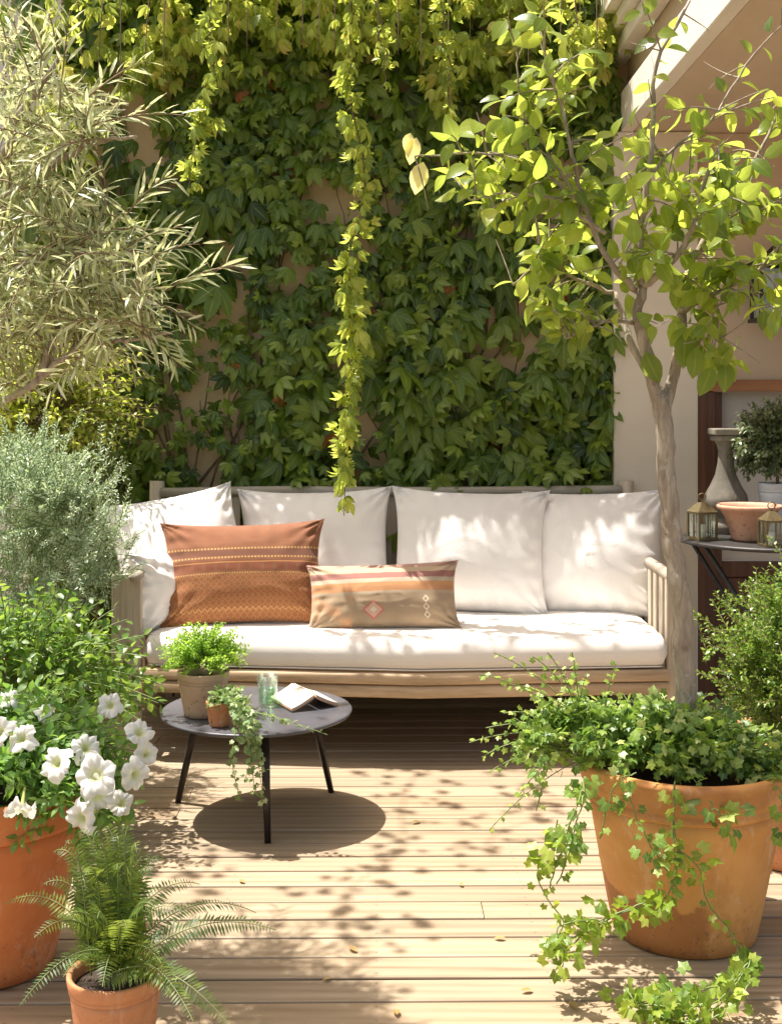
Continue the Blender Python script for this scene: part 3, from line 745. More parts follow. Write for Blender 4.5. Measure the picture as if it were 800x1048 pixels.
# seat cushion
def seat_cushion():
    mb = MB(); nx, npz = 90, 44
    x0, x1 = -1.05, 1.165; z0, z1 = .388, .522; yb = 5.83
    s_ = np.linspace(0, 1, nx); V = []
    for i, q in enumerate(s_):
        e = min(q, 1 - q) * (x1 - x0); r = .045
        k = 1.0 if e > r else math.sqrt(max(0, 1 - (1 - e / r) ** 2))
        x = x0 + (x1 - x0) * q
        if i in (0, nx - 1): k = .02
        yf = front_y(x) + .005; hz = (z1 - z0) / 2; zc = (z0 + z1) / 2; yc = (yf + yb) / 2; hy = (yb - yf) / 2
        hy2 = hy - r * (1 - k); hz2 = hz * (1 - (1 - k) * .55) if k < 1 else hz
        for j in range(npz):
            t = 2 * math.pi * j / npz
            c, s2 = math.cos(t), math.sin(t)
            # rounded rectangle by perimeter-even superellipse
            rx = hy2; rz = hz2; rr = min(.045, rz * .98)
            # map angle to rounded rectangle
            per = [2 * (rx - rr), math.pi / 2 * rr, 2 * (rz - rr), math.pi / 2 * rr] * 2
            tot = sum(per); d = (j / npz) * tot; seg = 0
            while d > per[seg] + 1e-9: d -= per[seg]; seg += 1
            f = d / per[seg] if per[seg] > 1e-9 else 0
            if seg == 0: yy, zz = -(rx - rr) + 2 * (rx - rr) * f, -rz
            elif seg == 1: a = -math.pi / 2 + f * math.pi / 2; yy, zz = rx - rr + rr * math.cos(a), -(rz - rr) + rr * math.sin(a)
            elif seg == 2: yy, zz = rx, -(rz - rr) + 2 * (rz - rr) * f
            elif seg == 3: a = f * math.pi / 2; yy, zz = rx - rr + rr * math.cos(a), rz - rr + rr * math.sin(a)
            elif seg == 4: yy, zz = (rx - rr) - 2 * (rx - rr) * f, rz
            elif seg == 5: a = math.pi / 2 + f * math.pi / 2; yy, zz = -(rx - rr) + rr * math.cos(a), rz - rr + rr * math.sin(a)
            elif seg == 6: yy, zz = -rx, (rz - rr) - 2 * (rz - rr) * f
            else: a = math.pi + f * math.pi / 2; yy, zz = -(rx - rr) + rr * math.cos(a), -(rz - rr) + rr * math.sin(a)
            if zz > 0:
                zz += .010 * noise.noise(Vector((x * 2.2, yy * 3, 0))) + .004 * noise.noise(Vector((x * 9, yy * 9, 3)))
                zz += .014 * (1 - (yy / hy) ** 2) * min(1, e / .12)
            yy += .005 * noise.noise(Vector((x * 5, zz * 20, 8)))
            V.append([x, yc + yy, zc + zz])
    fs = [[i * npz + j, i * npz + (j + 1) % npz, (i + 1) * npz + (j + 1) % npz, (i + 1) * npz + j] for i in range(nx - 1) for j in range(npz)]
    mb.add(np.array(V), [np.array(fs), np.arange(npz)[::-1][None], (np.arange(npz) + npz * (nx - 1))[None]])
    return mb
sct = thing('seat_cushion', 'long cream linen seat mattress lying on the sofa base', 'cushion', (.05, 5.4, .388))
seat_cushion().build('mattress', M['seat_linen'], sct)
part(lambda m: (m.tube([(x, front_y(x) + .017, .397) for x in np.linspace(-1.02, 1.135, 60)], .0032, 6)), 'piping', M['seat_linen'], sct, True)

def pillow(name, label, cat, w, h, t, loc, lean, roll, yaw, mat, seed, group=None, ears=.085, wr=1.35, sag=.0):
    n = 56; V = []; UV = []
    def surf(u, v, side):
        x = w / 2 * u * (1 - ears * 1.2 * (1 - abs(v) ** 2.6)); z = h / 2 * v * (1 - ears * 1.1 * (1 - abs(u) ** 2.6))
        prof = max(0.0, (1 - abs(u) ** 2.1)) ** .60 * max(0.0, (1 - abs(v) ** 2.1)) ** .60
        z -= sag * (1 - v) * .0
        y = side * t / 2 * prof
        # creases running in from corners and seams
        de = min(1 - abs(u), 1 - abs(v)); d = 0.0
        for cu in (-1, 1):
            for cv in (-1, 1):
                du, dv = (u - cu) * w / 2, (v - cv) * h / 2; r = math.hypot(du, dv)
                a = math.atan2(dv, du)
                d += math.exp(-r / .10) * math.sin(a * 13 + seed + cu * 2 + cv) * .011 * min(1, r / .03)
        d += .0065 * math.exp(-de * 6) * math.sin((u if abs(v) > abs(u) else v) * (26 if abs(v) > abs(u) else 20) + seed + 3 * noise.noise(Vector((u * 2, v * 2, seed)))) * min(1, de * 12)
        d += .008 * noise.noise(Vector((u * 1.3 + seed, v * 1.3, seed * .7))) * prof
        q = Vector((u * 2.2 + v * .9 + seed * 3, v * 3.2, seed)); rid = 1 - abs(noise.noise(q)) * 2.4
        d += .0035 * max(0, rid) ** 4 * prof * (1 - math.exp(-de * 3))
        y += side * d * wr
        if de <= 1e-6: y = 0
        sb = sag * max(0, -v - .2) ** 2
        y -= sb * .3
        return [x, y, z]
    us = np.sin(np.linspace(-1, 1, n) * math.pi / 2) * .55 + np.linspace(-1, 1, n) * .45
    for side in (-1, 1):
        for v in us:
            for u in us: V.append(surf(u, v, side)); UV.append([(u + 1) / 2, (v + 1) / 2])
    V = np.array(V); fs = []
    for i in range(n - 1):
        for j in range(n - 1):
            a = i * n + j; fs.append([a, a + 1, a + n + 1, a + n])
            a += n * n; fs.append([a, a + n, a + n + 1, a + 1])
    R = Matrix.Translation(Vector(loc)) @ Matrix.Rotation(math.radians(yaw), 4, 'Z') @ Matrix.Rotation(math.radians(-lean), 4, 'X') @ Matrix.Rotation(math.radians(roll), 4, 'Y')
    # weld the two sides at the seam
    mb = MB(); idx = np.arange(2 * n * n)
    for i in range(n):
        for j in range(n):
            if i in (0, n - 1) or j in (0, n - 1): idx[n * n + i * n + j] = i * n + j
    mb.add(V, [idx[np.array(fs)]]); mb.uv = np.array(UV)
    R3 = np.array(R.to_3x3())
    o = mb.build(name, mat); o.matrix_world = R
    tag(o, label, cat, group)
    return o
WP = 'white linen pillows along the sofa back'
pillow('pillow', 'white linen pillow in the left corner, behind the rust one', 'pillow', .64, .54, .26, (-.965, 5.48, .835), 20, -9, 24, M['linen'], 1.3, WP)
pillow('pillow', 'white pillow standing against the left arm, mostly hidden', 'pillow', .56, .36, .20, (-.985, 5.36, .665), 4, 2, 62, M['linen'], 5.1, WP, .05, 2.6)
pillow('pillow', 'white linen pillow behind the hanging vine tip', 'pillow', .75, .62, .33, (-.36, 5.70, .80), 17, -1, 2, M['linen'], 2.2, WP)
pillow('pillow', 'white square pillow right of centre, overlapping the rightmost one', 'pillow', .76, .62, .35, (.37, 5.66, .80), 17, 1.5, -3, M['linen'], 3.7, WP)
pillow('pillow', 'rightmost white linen pillow leaning in the right corner', 'pillow', .69, .62, .34, (.955, 5.68, .79), 17, -2, -16, M['linen'], 8.4, WP, .07, 2.0)
pillow('rust_pillow', 'rust orange lumbar pillow with embroidered bands', 'pillow', .74, .48, .21, (-.655, 5.33, .745), 20, -1, 6, M['rust'], 4.4, None, .085, 1.0)
pillow('striped_pillow', 'small striped kilim pillow with a pink diamond', 'pillow', .67, .295, .17, (-.035, 5.22, .66), 18, -2.5, -3, M['kilim'], 6.6, None, .06, .9)

# ------------------------------------------------------------------ coffee table
TX, TY, TZ = -.487, 4.36, .39
ct = thing('coffee_table', 'low round dark coffee table with three slanting legs', 'table', (TX, TY, 0))
part(lambda m: m.lathe([(0, TZ - .016), (.333, TZ - .016), (.343, TZ - .012), (.346, TZ - .005), (.343, TZ - .001), (.335, TZ), (0, TZ)], (TX, TY, 0), 96), 'tabletop', M['slate'], ct, True)
for dx, dy in ((-.313, .14), (.067, -.27), (.257, .26)):
    part(lambda m: m.tube([(TX + dx * .72, TY + dy * .72, TZ - .017), (TX + dx, TY + dy, .0)], [.017, .011], 14), 'leg', M['leg'], ct, True)
part(lambda m: (m.lathe([(0, TZ - .034), (.06, TZ - .034), (.06, TZ - .017), (0, TZ - .017)], (TX, TY, 0), 24), [m.tube([(TX, TY, TZ - .026), (TX + dx * .72, TY + dy * .72, TZ - .026)], .008, 8) for dx, dy in ((-.313, .14), (.067, -.27), (.257, .26))]), 'brace', M['leg'], ct, True)

def pot(name, label, x, y, z, r, h, mat, rimh=.12, rimw=.07, base=.68, group=None, soil=True, rz=0, wob=.004, flute=False):
    t = thing(name, label, 'plant pot', (x, y, z), group)
    rb = r * base; rt = r * (1 - rimw); hr = h * (1 - rimh)
    prof = [(0, .0), (rb * .94, 0), (rb, h * .015)]
    for q in np.linspace(.1, 1, 8): prof.append((rb + (rt - rb) * (q ** .9), h * .015 + (hr - h * .015) * q))
    bodyp = prof + [(rt * .93, hr), (rt * .90, hr * .5), (rb * .9, h * .1), (0, h * .1)]
    m = MB(); m.lathe([(a, b_ + z) for a, b_ in bodyp], (x, y, 0), 72, wob); m.build('body', mat, t)
    rp = [(rt * .94, hr - .004), (rt * 1.005, hr - .004), (rt * 1.03, hr + h * .012), (rt * 1.01, hr + h * .025), (r * .965, hr + h * .03), (r * .985, hr + h * rimh * .5), (r, h - h * .03), (r * .995, h - h * .008), (r * .97, h), (r * .92, h - .001), (r * .885, h - h * .02), (r * .87, hr), (rt * .94, hr - .004)]
    m = MB(); m.lathe([(a, b_ + z) for a, b_ in rp], (x, y, 0), 72, wob); m.build('rim', mat, t)
    if soil:
        m = MB(); m.lathe([(r * .875, hr + h * .02 + z), (r * .5, hr + h * .035 + z), (0, hr + h * .04 + z)], (x, y, 0), 40, .01); m.build('soil', M['soil'], t)
    return t

# things on the coffee table
pot('plant_pot', 'pale clay pot on the coffee table holding a feathery fern', -.668, 4.27, TZ + .001, .093, .158, M['terra_pale'], .22, .06, .72)
def bush(L, core, rad, n, k, size, tip_dir=None, ang=45, droop=.2, inner=.25, t0=.3, up=(0, 0, 1), stems=None, srad=.0015, bend=.15, zmin=None, lo=-.25, pair=False, updev=.5, taper=.25, keep=None, rb=0, rs=1.0):
    core = np.asarray(core, float); rad = np.asarray(rad, float)
    made = 0; tries = 0
    while made < n and tries < n * 20:
        tries += 1
        d = nrm(rng.normal(0, 1, 3))
        if d[2] < lo: continue
        rr = rng.uniform(.72, 1.08)
        tip = core + d * rad * rr
        if keep is not None and not keep(tip): continue
        st = core + d * rad * inner * rng.uniform(.4, 1.2) + np.array([0, 0, -rad[2] * .15])
        mid = (st + tip) / 2 + np.array([0, 0, bend * rad[2]]) + rng.normal(0, .05, 3) * rad
        path = bez(st, mid, tip, 8)
        L.along(path, k, size, ang, droop, t0, up, updev, rb, rs, pair, taper)
        if stems is not None: stems.tube(path, np.linspace(srad * 1.6, srad * .5, 8), 4, False)
        made += 1
fern_t = thing('maidenhair_fern', 'feathery bright green plant in the pale pot on the coffee table', 'plant', (-.668, 4.27, TZ + .13))
L = Leaves(); S = MB()
bush(L, (-.665, 4.27, .59), (.165, .15, .135), 170, 24, .0145, ang=60, droop=.1, stems=S, srad=.0012, lo=-.3, bend=.25)
mb = MB(); L.into(mb, FAN); mb.build('foliage', M['maiden'], fern_t); S.build('stems', M['green_stem'], fern_t)

pot('plant_pot', 'tiny terracotta pot at the coffee table edge with trailing ivy', -.590, 4.13, TZ + .001, .047, .085, M['terra_mid'], .25, .06, .72)
tv = thing('trailing_ivy', 'small variegated ivy trailing over the edge of the coffee table', 'plant', (-.575, 4.13, TZ + .08))
L = Leaves(); S = MB()
bush(L, (-.560, 4.12, .475), (.075, .06, .055), 26, 9, .027, ang=60, stems=S, srad=.0012)
for tip, k in (((247, 822), 26), ((262, 815), 30), ((270, 822), 34), ((258, 790), 22), ((240, 770), 18), ((272, 790), 24), ((250, 800), 22), ((265, 770), 18), ((255, 755), 14)):
    p2 = P(*tip, 3.99); p0 = np.array([-.565, 4.11, .475]); e = P(248 + rng.uniform(-10, 18), 738, 3.985)
    path = smooth_path([p0, (p0 + e) / 2 + np.array([0, 0, .04]), e, (e + p2) / 2 + np.array([rng.normal(0, .01), 0, 0]), p2], 22)
    L.along(path, k, .029, 65, .3, .15, (0, -1, .4), .5); S.tube(path, .0013, 4, False)
for tip in ((335, 752), (318, 748), (300, 740)):
    p0 = np.array([-.565, 4.11, .465]); p2 = P(*tip, 4.0); path = bez(p0, (p0 + p2) / 2 + np.array([0, -.02, .02]), p2, 14)
    L.along(path, 9, .024, 60, .1, .2); S.tube(path, .0012, 4, False)
mb = MB(); L.into(mb, IVY); mb.build('foliage', M['ivy_var'], tv); S.build('stems', M['green_stem'], tv)

gx, gy = -.452, 4.40
glass = thing('water_glass', 'clear tumbler of water on the coffee table beside the book', 'glass', (gx, gy, TZ + .001))
z = TZ + .0015
part(lambda m: m.lathe([(0, z), (.033, z), (.035, z + .003), (.0385, z + .112), (.0365, z + .112), (.0335, z + .012), (0, z + .010)], (gx, gy, 0), 40), 'tumbler', M['glass'], glass, True)
part(lambda m: m.lathe([(0, z + .0105), (.0332, z + .0125), (.0348, z + .062), (0, z + .062)], (gx, gy, 0), 40), 'water', M['water'], glass, True)

bx_, by_ = -.322, 4.43
book = thing('open_book', 'open paperback lying face down like a tent on the coffee table', 'book', (bx_, by_, TZ))
def book_half(m, side, off, thick):
    # curved half of an opened book, spine up, running along local y
    n = 10; V = []
    for yy in (-.10, .10):
        for k in range(n + 1):
            t = k / n
            x = side * (.004 + .088 * t); zt = .040 * (1 - t) ** 1.3 + .012
            x += 0; 
            V.append([x, yy, zt + off]); V.append([x, yy, max(.001, zt + off - thick * (1 - .3 * t))])
    V = np.array(V)
    a = math.radians(28); c, s_ = math.cos(a), math.sin(a)
    W = np.stack([bx_ + V[:, 0] * c - V[:, 1] * s_, by_ + V[:, 0] * s_ + V[:, 1] * c, V[:, 2] + TZ], -1)
    q = 2 * (n + 1); fs = []
    for k in range(n):
        a0 = 2 * k
        fs += [[a0, a0 + 2, q + a0 + 2, q + a0], [a0 + 1, q + a0 + 1, q + a0 + 3, a0 + 3], [a0, a0 + 1, a0 + 3, a0 + 2], [q + a0, q + a0 + 2, q + a0 + 3, q + a0 + 1]]
    fs += [[0, q, q + 1, 1], [2 * n, 2 * n + 1, q + 2 * n + 1, q + 2 * n]]
    m.add(W, [np.array(fs)])
part(lambda m: (book_half(m, -1, .0, .012), book_half(m, 1, .0, .012)), 'pages', M['cover'], book, True)
part(lambda m: (book_half(m, -1, .004, .003), book_half(m, 1, .004, .003)), 'cover', M['paper'], book, True)

# ------------------------------------------------------------------ big pot with citrus tree and ivy (right)
BX, BY = .835, 3.42
def big_pot():
    t = thing('terracotta_pot', 'large honey terracotta pot at the right with a damp stain near its base', 'plant pot', (BX, BY, 0))
    h, r = .49, .305
    prof = [(0, 0), (.190, 0), (.200, .006)]
    for q in np.linspace(.08, 1, 10): prof.append((.200 + (.272 - .200) * q ** .92, .006 + .384 * q))
    prof += [(.25, .39), (.24, .2), (.17, .05), (0, .05)]
    m = MB(); m.lathe(prof, (BX, BY, 0), 96, .003); m.build('body', M['terra_big'], t)
    rp = [(.255, .384), (.275, .386), (.283, .393), (.283, .401), (.277, .408), (.286, .420), (.296, .445), (.300, .470), (.305, .482), (.306, .489), (.300, .497), (.288, .499), (.276, .494), (.270, .48), (.262, .40), (.255, .384)]
    m = MB(); m.lathe(rp, (BX, BY, 0), 96, .003); m.build('rim', M['terra_big'], t)
    m = MB(); m.lathe([(.268, .445), (.2, .452), (.1, .458), (0, .46)], (BX, BY, 0), 48, .01); m.build('soil', M['soil'], t)
big_pot()

tree = thing('lemon_tree', 'slender citrus tree with light green leaves rooted in the large right pot', 'tree', (BX, BY, .44))
T = MB(); L = Leaves(); LF = Leaves()
def limb(pts, r0, r1, n=24, seg=10, rough=.0):
    path = smooth_path([P(*p) for p in pts], n)
    path = path + rng.normal(0, .0025, path.shape)
    T.tube(path, np.linspace(r0, r1, n) * (1 + rough * rng.normal(0, .018, n)), seg); return path
trunk = limb([(703, 792, 3.42), (699, 700, 3.42), (697, 620, 3.42), (688, 560, 3.42), (682, 490, 3.42), (678, 425, 3.42), (672, 400, 3.42)], .031, .024, 40, 14, 1)
A1 = limb([(676, 425, 3.42), (664, 370, 3.40), (652, 325, 3.38), (657, 292, 3.37)], .020, .013, 16, 12)
A2 = limb([(679, 425, 3.42), (690, 380, 3.46), (698, 330, 3.48), (696, 300, 3.5)], .018, .012, 14, 12)
A3 = limb([(668, 395, 3.42), (645, 350, 3.46), (638, 325, 3.48), (628, 300, 3.5)], .013, .008, 12)
B = []
B.append(limb([(657, 292, 3.37), (655, 240, 3.36), (664, 180, 3.35), (668, 120, 3.34), (672, 65, 3.33), (705, 0, 3.33)], .011, .004, 26))
B.append(limb([(657, 292, 3.37), (685, 270, 3.33), (706, 240, 3.3), (716, 200, 3.28), (735, 150, 3.27)], .012, .004, 22))
B.append(limb([(696, 300, 3.5), (715, 255, 3.55), (740, 210, 3.6), (775, 160, 3.62), (800, 105, 3.64)], .011, .004, 22))
B.append(limb([(655, 300, 3.38), (625, 270, 3.33), (600, 215, 3.3), (585, 160, 3.28), (568, 90, 3.27), (550, 30, 3.27)], .010, .003, 26))
B.append(limb([(600, 215, 3.3), (575, 180, 3.3), (556, 145, 3.32), (552, 105, 3.33)], .005, .003, 14))
B.append(limb([(628, 300, 3.5), (590, 285, 3.52), (555, 270, 3.5), (525, 290, 3.48)], .007, .003, 16))
B.append(limb([(620, 240, 3.31), (570, 205, 3.27), (520, 198, 3.25), (480, 205, 3.25)], .006, .002, 18))
B.append(limb([(575, 190, 3.28), (520, 160, 3.26), (470, 158, 3.25), (425, 160, 3.25)], .005, .002, 18))
B.append(limb([(696, 320, 3.48), (730, 300, 3.4), (765, 285, 3.35), (800, 250, 3.3)], .009, .003, 18))
B.append(limb([(740, 210, 3.6), (770, 215, 3.55), (800, 205, 3.5)], .006, .003, 12))
B.append(limb([(650, 330, 3.39), (620, 330, 3.3), (595, 340, 3.28), (580, 345, 3.28)], .006, .002, 12))
B.append(limb([(730, 300, 3.4), (735, 330, 3.38), (728, 365, 3.38)], .004, .002, 10))
B.append(limb([(765, 285, 3.35), (775, 305, 3.33), (790, 330, 3.32)], .004, .002, 10))
B.append(limb([(664, 180, 3.35), (690, 150, 3.38), (730, 120, 3.4), (760, 70, 3.42), (800, 25, 3.42)], .005, .002, 18))
B.append(limb([(552, 250, 3.3), (545, 200, 3.31), (538, 140, 3.32), (530, 80, 3.32), (528, 50, 3.32)], .004, .002, 14))
twigs = T
def crown_ok(q):
    px = CX + q[0] * F / q[1]; py = HY - (q[2] - CH) * F / q[1]
    if py > 405 or py < -60: return False
    left = np.interp(py, [0, 60, 130, 165, 200, 240, 300, 350, 400], [515, 520, 430, 425, 470, 500, 505, 560, 590])
    if px < left: return False
    if 600 < px < 700 and py > 395: return False
    if 640 < px < 712 and py > 340 and rng.random() < .8: return False
    if py > 300 and 715 < px and rng.random() < .35: return False
    if py < 140 and 560 < px < 640 and rng.random() < .75: return False
    if py < 110 and 640 < px and rng.random() < .8: return False
    return True
for bi, br in enumerate(B):
    n = {0: 15, 1: 16, 2: 15, 3: 14, 4: 7, 5: 12, 6: 9, 7: 8, 8: 14, 9: 7, 10: 9, 11: 7, 12: 5, 13: 9, 14: 6}[bi]
    for i in range(n):
        t = .15 + .85 * (i + rng.random()) / n
        p0 = br[min(len(br) - 1, int(t * len(br)))]
        if rng.random() < .5:      # bare side twig
            e_ = p0 + nrm(rng.normal(0, 1, 3) + np.array([0, 0, .6])) * rng.uniform(.05, .16); twigs.tube(bez(p0, (p0 + e_) / 2 + rng.normal(0, .008, 3), e_, 6), np.linspace(.0025, .001, 6), 4, False)
        d = nrm(rng.normal(0, 1, 3) * np.array([1, .9, .7]) + np.array([0, 0, .25]))
        ln = rng.uniform(.07, .20)
        p2 = p0 + d * ln
        if not crown_ok(p2): continue
        path = bez(p0, p0 + d * ln * .5 + np.array([0, 0, .02]), p2, 7)
        twigs.tube(path, np.linspace(.003, .0015, 7), 5, False)
        L.along(path, int(3 + ln * 30), .069, 58, .35, .2, (0, -.5, .8), .9, .0, .93, False, .15)
    L.along(br, int(n * 1.1), .070, 60, .2, .35, (0, -.25, 1), .6, .0, .93)
for (px, py, s_) in ((418, 155, .07), (425, 180, .085), (412, 150, .05)):
    L.add(P(px + 8, py - 14, 3.25), np.array([-.3, 0, -1]), np.array([0, -1, .3]), s_, 1.0)
for (px, py) in ((712, 380), (722, 385), (735, 390), (700, 365), (745, 375), (660, 385), (728, 400), (742, 395), (690, 350), (703, 375)):
    L.add(P(px, py - 25, 3.42 + rng.normal(0, .05)), np.array([rng.normal(0, .3), -.1, -1]), np.array([rng.normal(0, .4), -1, .3]), rng.uniform(.08, .10), rng.uniform(0, .7))
T.build('trunk', M['bark'], tree)
mb = MB(); L.into(mb, OVATE); mb.build('crown', M['citrus'], tree)

# ivy in the big pot
ivy = thing('ivy_plant', 'bushy green ivy filling the large right pot and spilling down to the deck', 'plant', (BX, BY, .46))
L = Leaves(); LY = Leaves(); S = MB()
def on_pot(pt, clear=.02):
    """keep a strand point outside the pot wall"""
    d = np.array([pt[0] - BX, pt[1] - BY]); r = np.linalg.norm(d); z = max(0, min(.49, pt[2]))
    rr = (.20 + (.285 - .20) * z / .4 if z < .38 else .308) + clear
    if r < rr and z < .5 and pt[2] < .5: d = d / max(r, 1e-6) * rr; return np.array([BX + d[0], BY + d[1], pt[2]])
    return np.array(pt)
bush(L, (BX - .06, BY - .02, .50), (.36, .27, .17), 190, 14, .042, ang=58, droop=.25, t0=.25, stems=S, srad=.0018, lo=-.05, bend=.3, updev=.55)
bush(L, (BX - .33, BY - .08, .56), (.20, .16, .12), 60, 12, .036, ang=58, droop=.2, t0=.3, stems=S, srad=.0016, lo=-.4, bend=.2)
bush(L, (BX + .26, BY - .12, .50), (.18, .16, .09), 36, 10, .04, ang=58, droop=.2, t0=.3, stems=S, srad=.0016, lo=-.2, bend=.2)
for tip in ((490, 690), (505, 668), (520, 700), (497, 745), (493, 775), (545, 672), (560, 668), (585, 668), (600, 690), (630, 680), (480, 760), (515, 730), (575, 690), (500, 790), (530, 815), (500, 850)):
    p0 = np.array([BX - .25 + rng.normal(0, .04), BY - .05, .52]); p2 = P(*tip, 3.3 + rng.normal(0, .08))
    path = bez(p0, (p0 + p2) / 2 + np.array([0, 0, .08]), p2, 14); L.along(path, 15, .032, 60, .1, .3, (0, -.2, 1), .6, .4, .6, False, .4); S.tube(path, .0014, 4, False)
def strand(pts, k, size, store, dz=(.0, .0), thick=.002, droop=.25, w=0.0, clear=.02):
    path = smooth_path([on_pot(P(*p), clear) for p in pts], 40)
    path = np.array([on_pot(q, clear) for q in path + np.cumsum(rng.normal(0, .0015, path.shape), 0)])
    path[:, 2] = np.maximum(path[:, 2], .012)
    store.along(path, int(k * .55), size * .75, 66, droop, .02, (0, -1, .75), .7, 0, .95, False, .15, .8)
    for _c in range(max(2, k // 9)):
        i0 = int(rng.integers(0, 36)); store.along(path[i0:i0 + 4], int(rng.integers(4, 8)), size * rng.uniform(.7, 1.15), 75, droop, .0, (0, -1, .75), .7, 0, .95, False, .1, 1.1)
    S.tube(path, thick, 5, False)
    return path
for _ in range(2):
    strand([(600, 795, 3.2), (592, 830, 3.1), (582, 870, 3.1), (570, 905, 3.12)], 30, .040, L)
    strand([(690, 800, 3.1), (688, 850, 3.08), (692, 890, 3.06), (680, 920, 3.05), (650, 930, 3.04), (610, 950, 3.03), (580, 975, 3.02)], 58, .044, LY)
strand([(570, 840, 3.1), (565, 870, 3.1), (548, 890, 3.1), (560, 920, 3.06), (575, 940, 3.05), (565, 965, 3.02), (585, 975, 3.0)], 46, .042, LY)
strand([(620, 945, 3.0), (600, 940, 3.0), (575, 950, 2.98), (580, 975, 2.96), (575, 985, 2.95)], 40, .042, LY)
strand([(640, 800, 3.1), (650, 840, 3.08), (665, 870, 3.07), (690, 900, 3.06)], 30, .038, L)
strand([(695, 870, 3.06), (715, 890, 3.06), (725, 920, 3.06), (735, 935, 3.05), (750, 955, 3.05), (760, 985, 3.0), (768, 1000, 2.95)], 38, .042, LY)
strand([(768, 985, 3.0), (755, 1000, 2.92), (720, 1010, 2.9), (690, 1015, 2.9), (660, 1015, 2.92), (640, 1012, 2.94)], 56, .044, L)
for _ in range(3): strand([(640, 1012, 2.95), (660, 1030, 2.88), (700, 1035 + rng.uniform(-8, 8), 2.86), (740, 1025, 2.86), (770, 985, 2.95)], 46, .044, LY)
strand([(650, 790, 3.15), (632, 800, 3.12), (618, 830, 3.12), (612, 860, 3.13)], 18, .036, L)
strand([(795, 805, 3.12), (800, 840, 3.1), (803, 880, 3.1)], 20, .042, L)
strand([(555, 770, 3.2), (550, 800, 3.2), (548, 830, 3.2)], 10, .04, L)
strand([(725, 820, 3.08), (733, 835, 3.07), (748, 842, 3.07)], 5, .055, L)
mb = MB(); L.into(mb, IVY); mb.build('foliage', M['ivy'], ivy)
mb = MB(); LY.into(mb, IVY); mb.build('young_foliage', M['ivy_lit'], ivy); S.build('stems', M['green_stem'], ivy)

# boxwood behind, in its own pot
XX, XY = 1.33, 3.98
pot('terracotta_pot', 'terracotta pot at the right edge half hidden behind the large pot', XX, XY, 0, .24, .40, M['terra_mid'], .16, .06, .72)
box = thing('boxwood_shrub', 'dense small leaved boxwood shrub at the right edge behind the large pot', 'shrub', (XX, XY, .36))
L = Leaves(); S = MB()
S.tube([(XX, XY, .34), (XX, XY, .75)], .012, 8)
for k in range(50):
    d = nrm(rng.normal(0, 1, 3) + np.array([-.15, -.2, .2])); c_ = np.array([XX + .02, XY, .62]) + d * np.array([.25, .22, .29]) * rng.uniform(.4, 1.05)
    if c_[2] > .78 and c_[0] < XX - .12: continue
    rr_ = rng.uniform(.07, .13); lean = nrm(d * .8 + np.array([-.1, -.1, .9])); S.tube([(XX, XY, .6), tuple(c_)], .002, 4, False)
    for q in range(13):
        p0 = c_ + rng.normal(0, .4, 3) * rr_; dd = nrm(lean + rng.normal(0, .5, 3)); p2 = p0 + dd * rr_ * rng.uniform(.7, 1.6)
        path = bez(p0, (p0 + p2) / 2, p2, 6)
        L.along(path, 13, .021, 50, 0, .0, (0, 0, 1), .6, 0, 1, True, .3); S.tube(path, .0014, 4, False)
mb = MB(); L.into(mb, OVATE2); mb.build('foliage', M['box'], box); S.build('stems', M['twig'], box)

# ------------------------------------------------------------------ left: petunias, fern, bushes
PX, PY_ = -1.06, 3.20
def tall_pot():
    t = thing('terracotta_pot', 'tall orange terracotta pot of white petunias at the left edge', 'plant pot', (PX, PY_, 0))
    prof = [(0, 0), (.145, 0), (.155, .006)]
    for q in np.linspace(.08, 1, 10): prof.append((.155 + .09 * q, .006 + .40 * q))
    prof += [(.22, .406), (.2, .2), (.13, .04), (0, .04)]
    m = MB(); m.lathe(prof, (PX, PY_, 0), 80, .003); m.build('body', M['terra_red'], t)
    rp = [(.225, .398), (.250, .40), (.258, .41), (.256, .42), (.262, .44), (.268, .475), (.270, .49), (.262, .50), (.25, .50), (.24, .49), (.235, .42), (.225, .398)]
    m = MB(); m.lathe(rp, (PX, PY_, 0), 80, .003); m.build('rim', M['terra_red'], t)
    m = MB(); m.lathe([(.24, .46), (.1, .47), (0, .47)], (PX, PY_, 0), 40); m.build('soil', M['soil'], t)
tall_pot()
pet = thing('white_petunias', 'mass of white petunias spilling from the tall orange pot', 'flowers', (PX, PY_, .47))
L = Leaves(); S = MB()
bush(L, (PX + .02, PY_, .56), (.36, .30, .19), 230, 12, .044, ang=58, droop=.15, t0=.25, stems=S, srad=.002, lo=-.25, bend=.2, updev=.6)
bush(L, (PX + .24, PY_ - .10, .50), (.19, .22, .17), 110, 11, .038, ang=58, droop=.25, t0=.3, stems=S, srad=.002, lo=-.7, bend=.1)
mb = MB(); L.into(mb, OVATE3); mb.build('foliage', M['petunia_leaf'], pet); S.build('stems', M['green_stem'], pet)
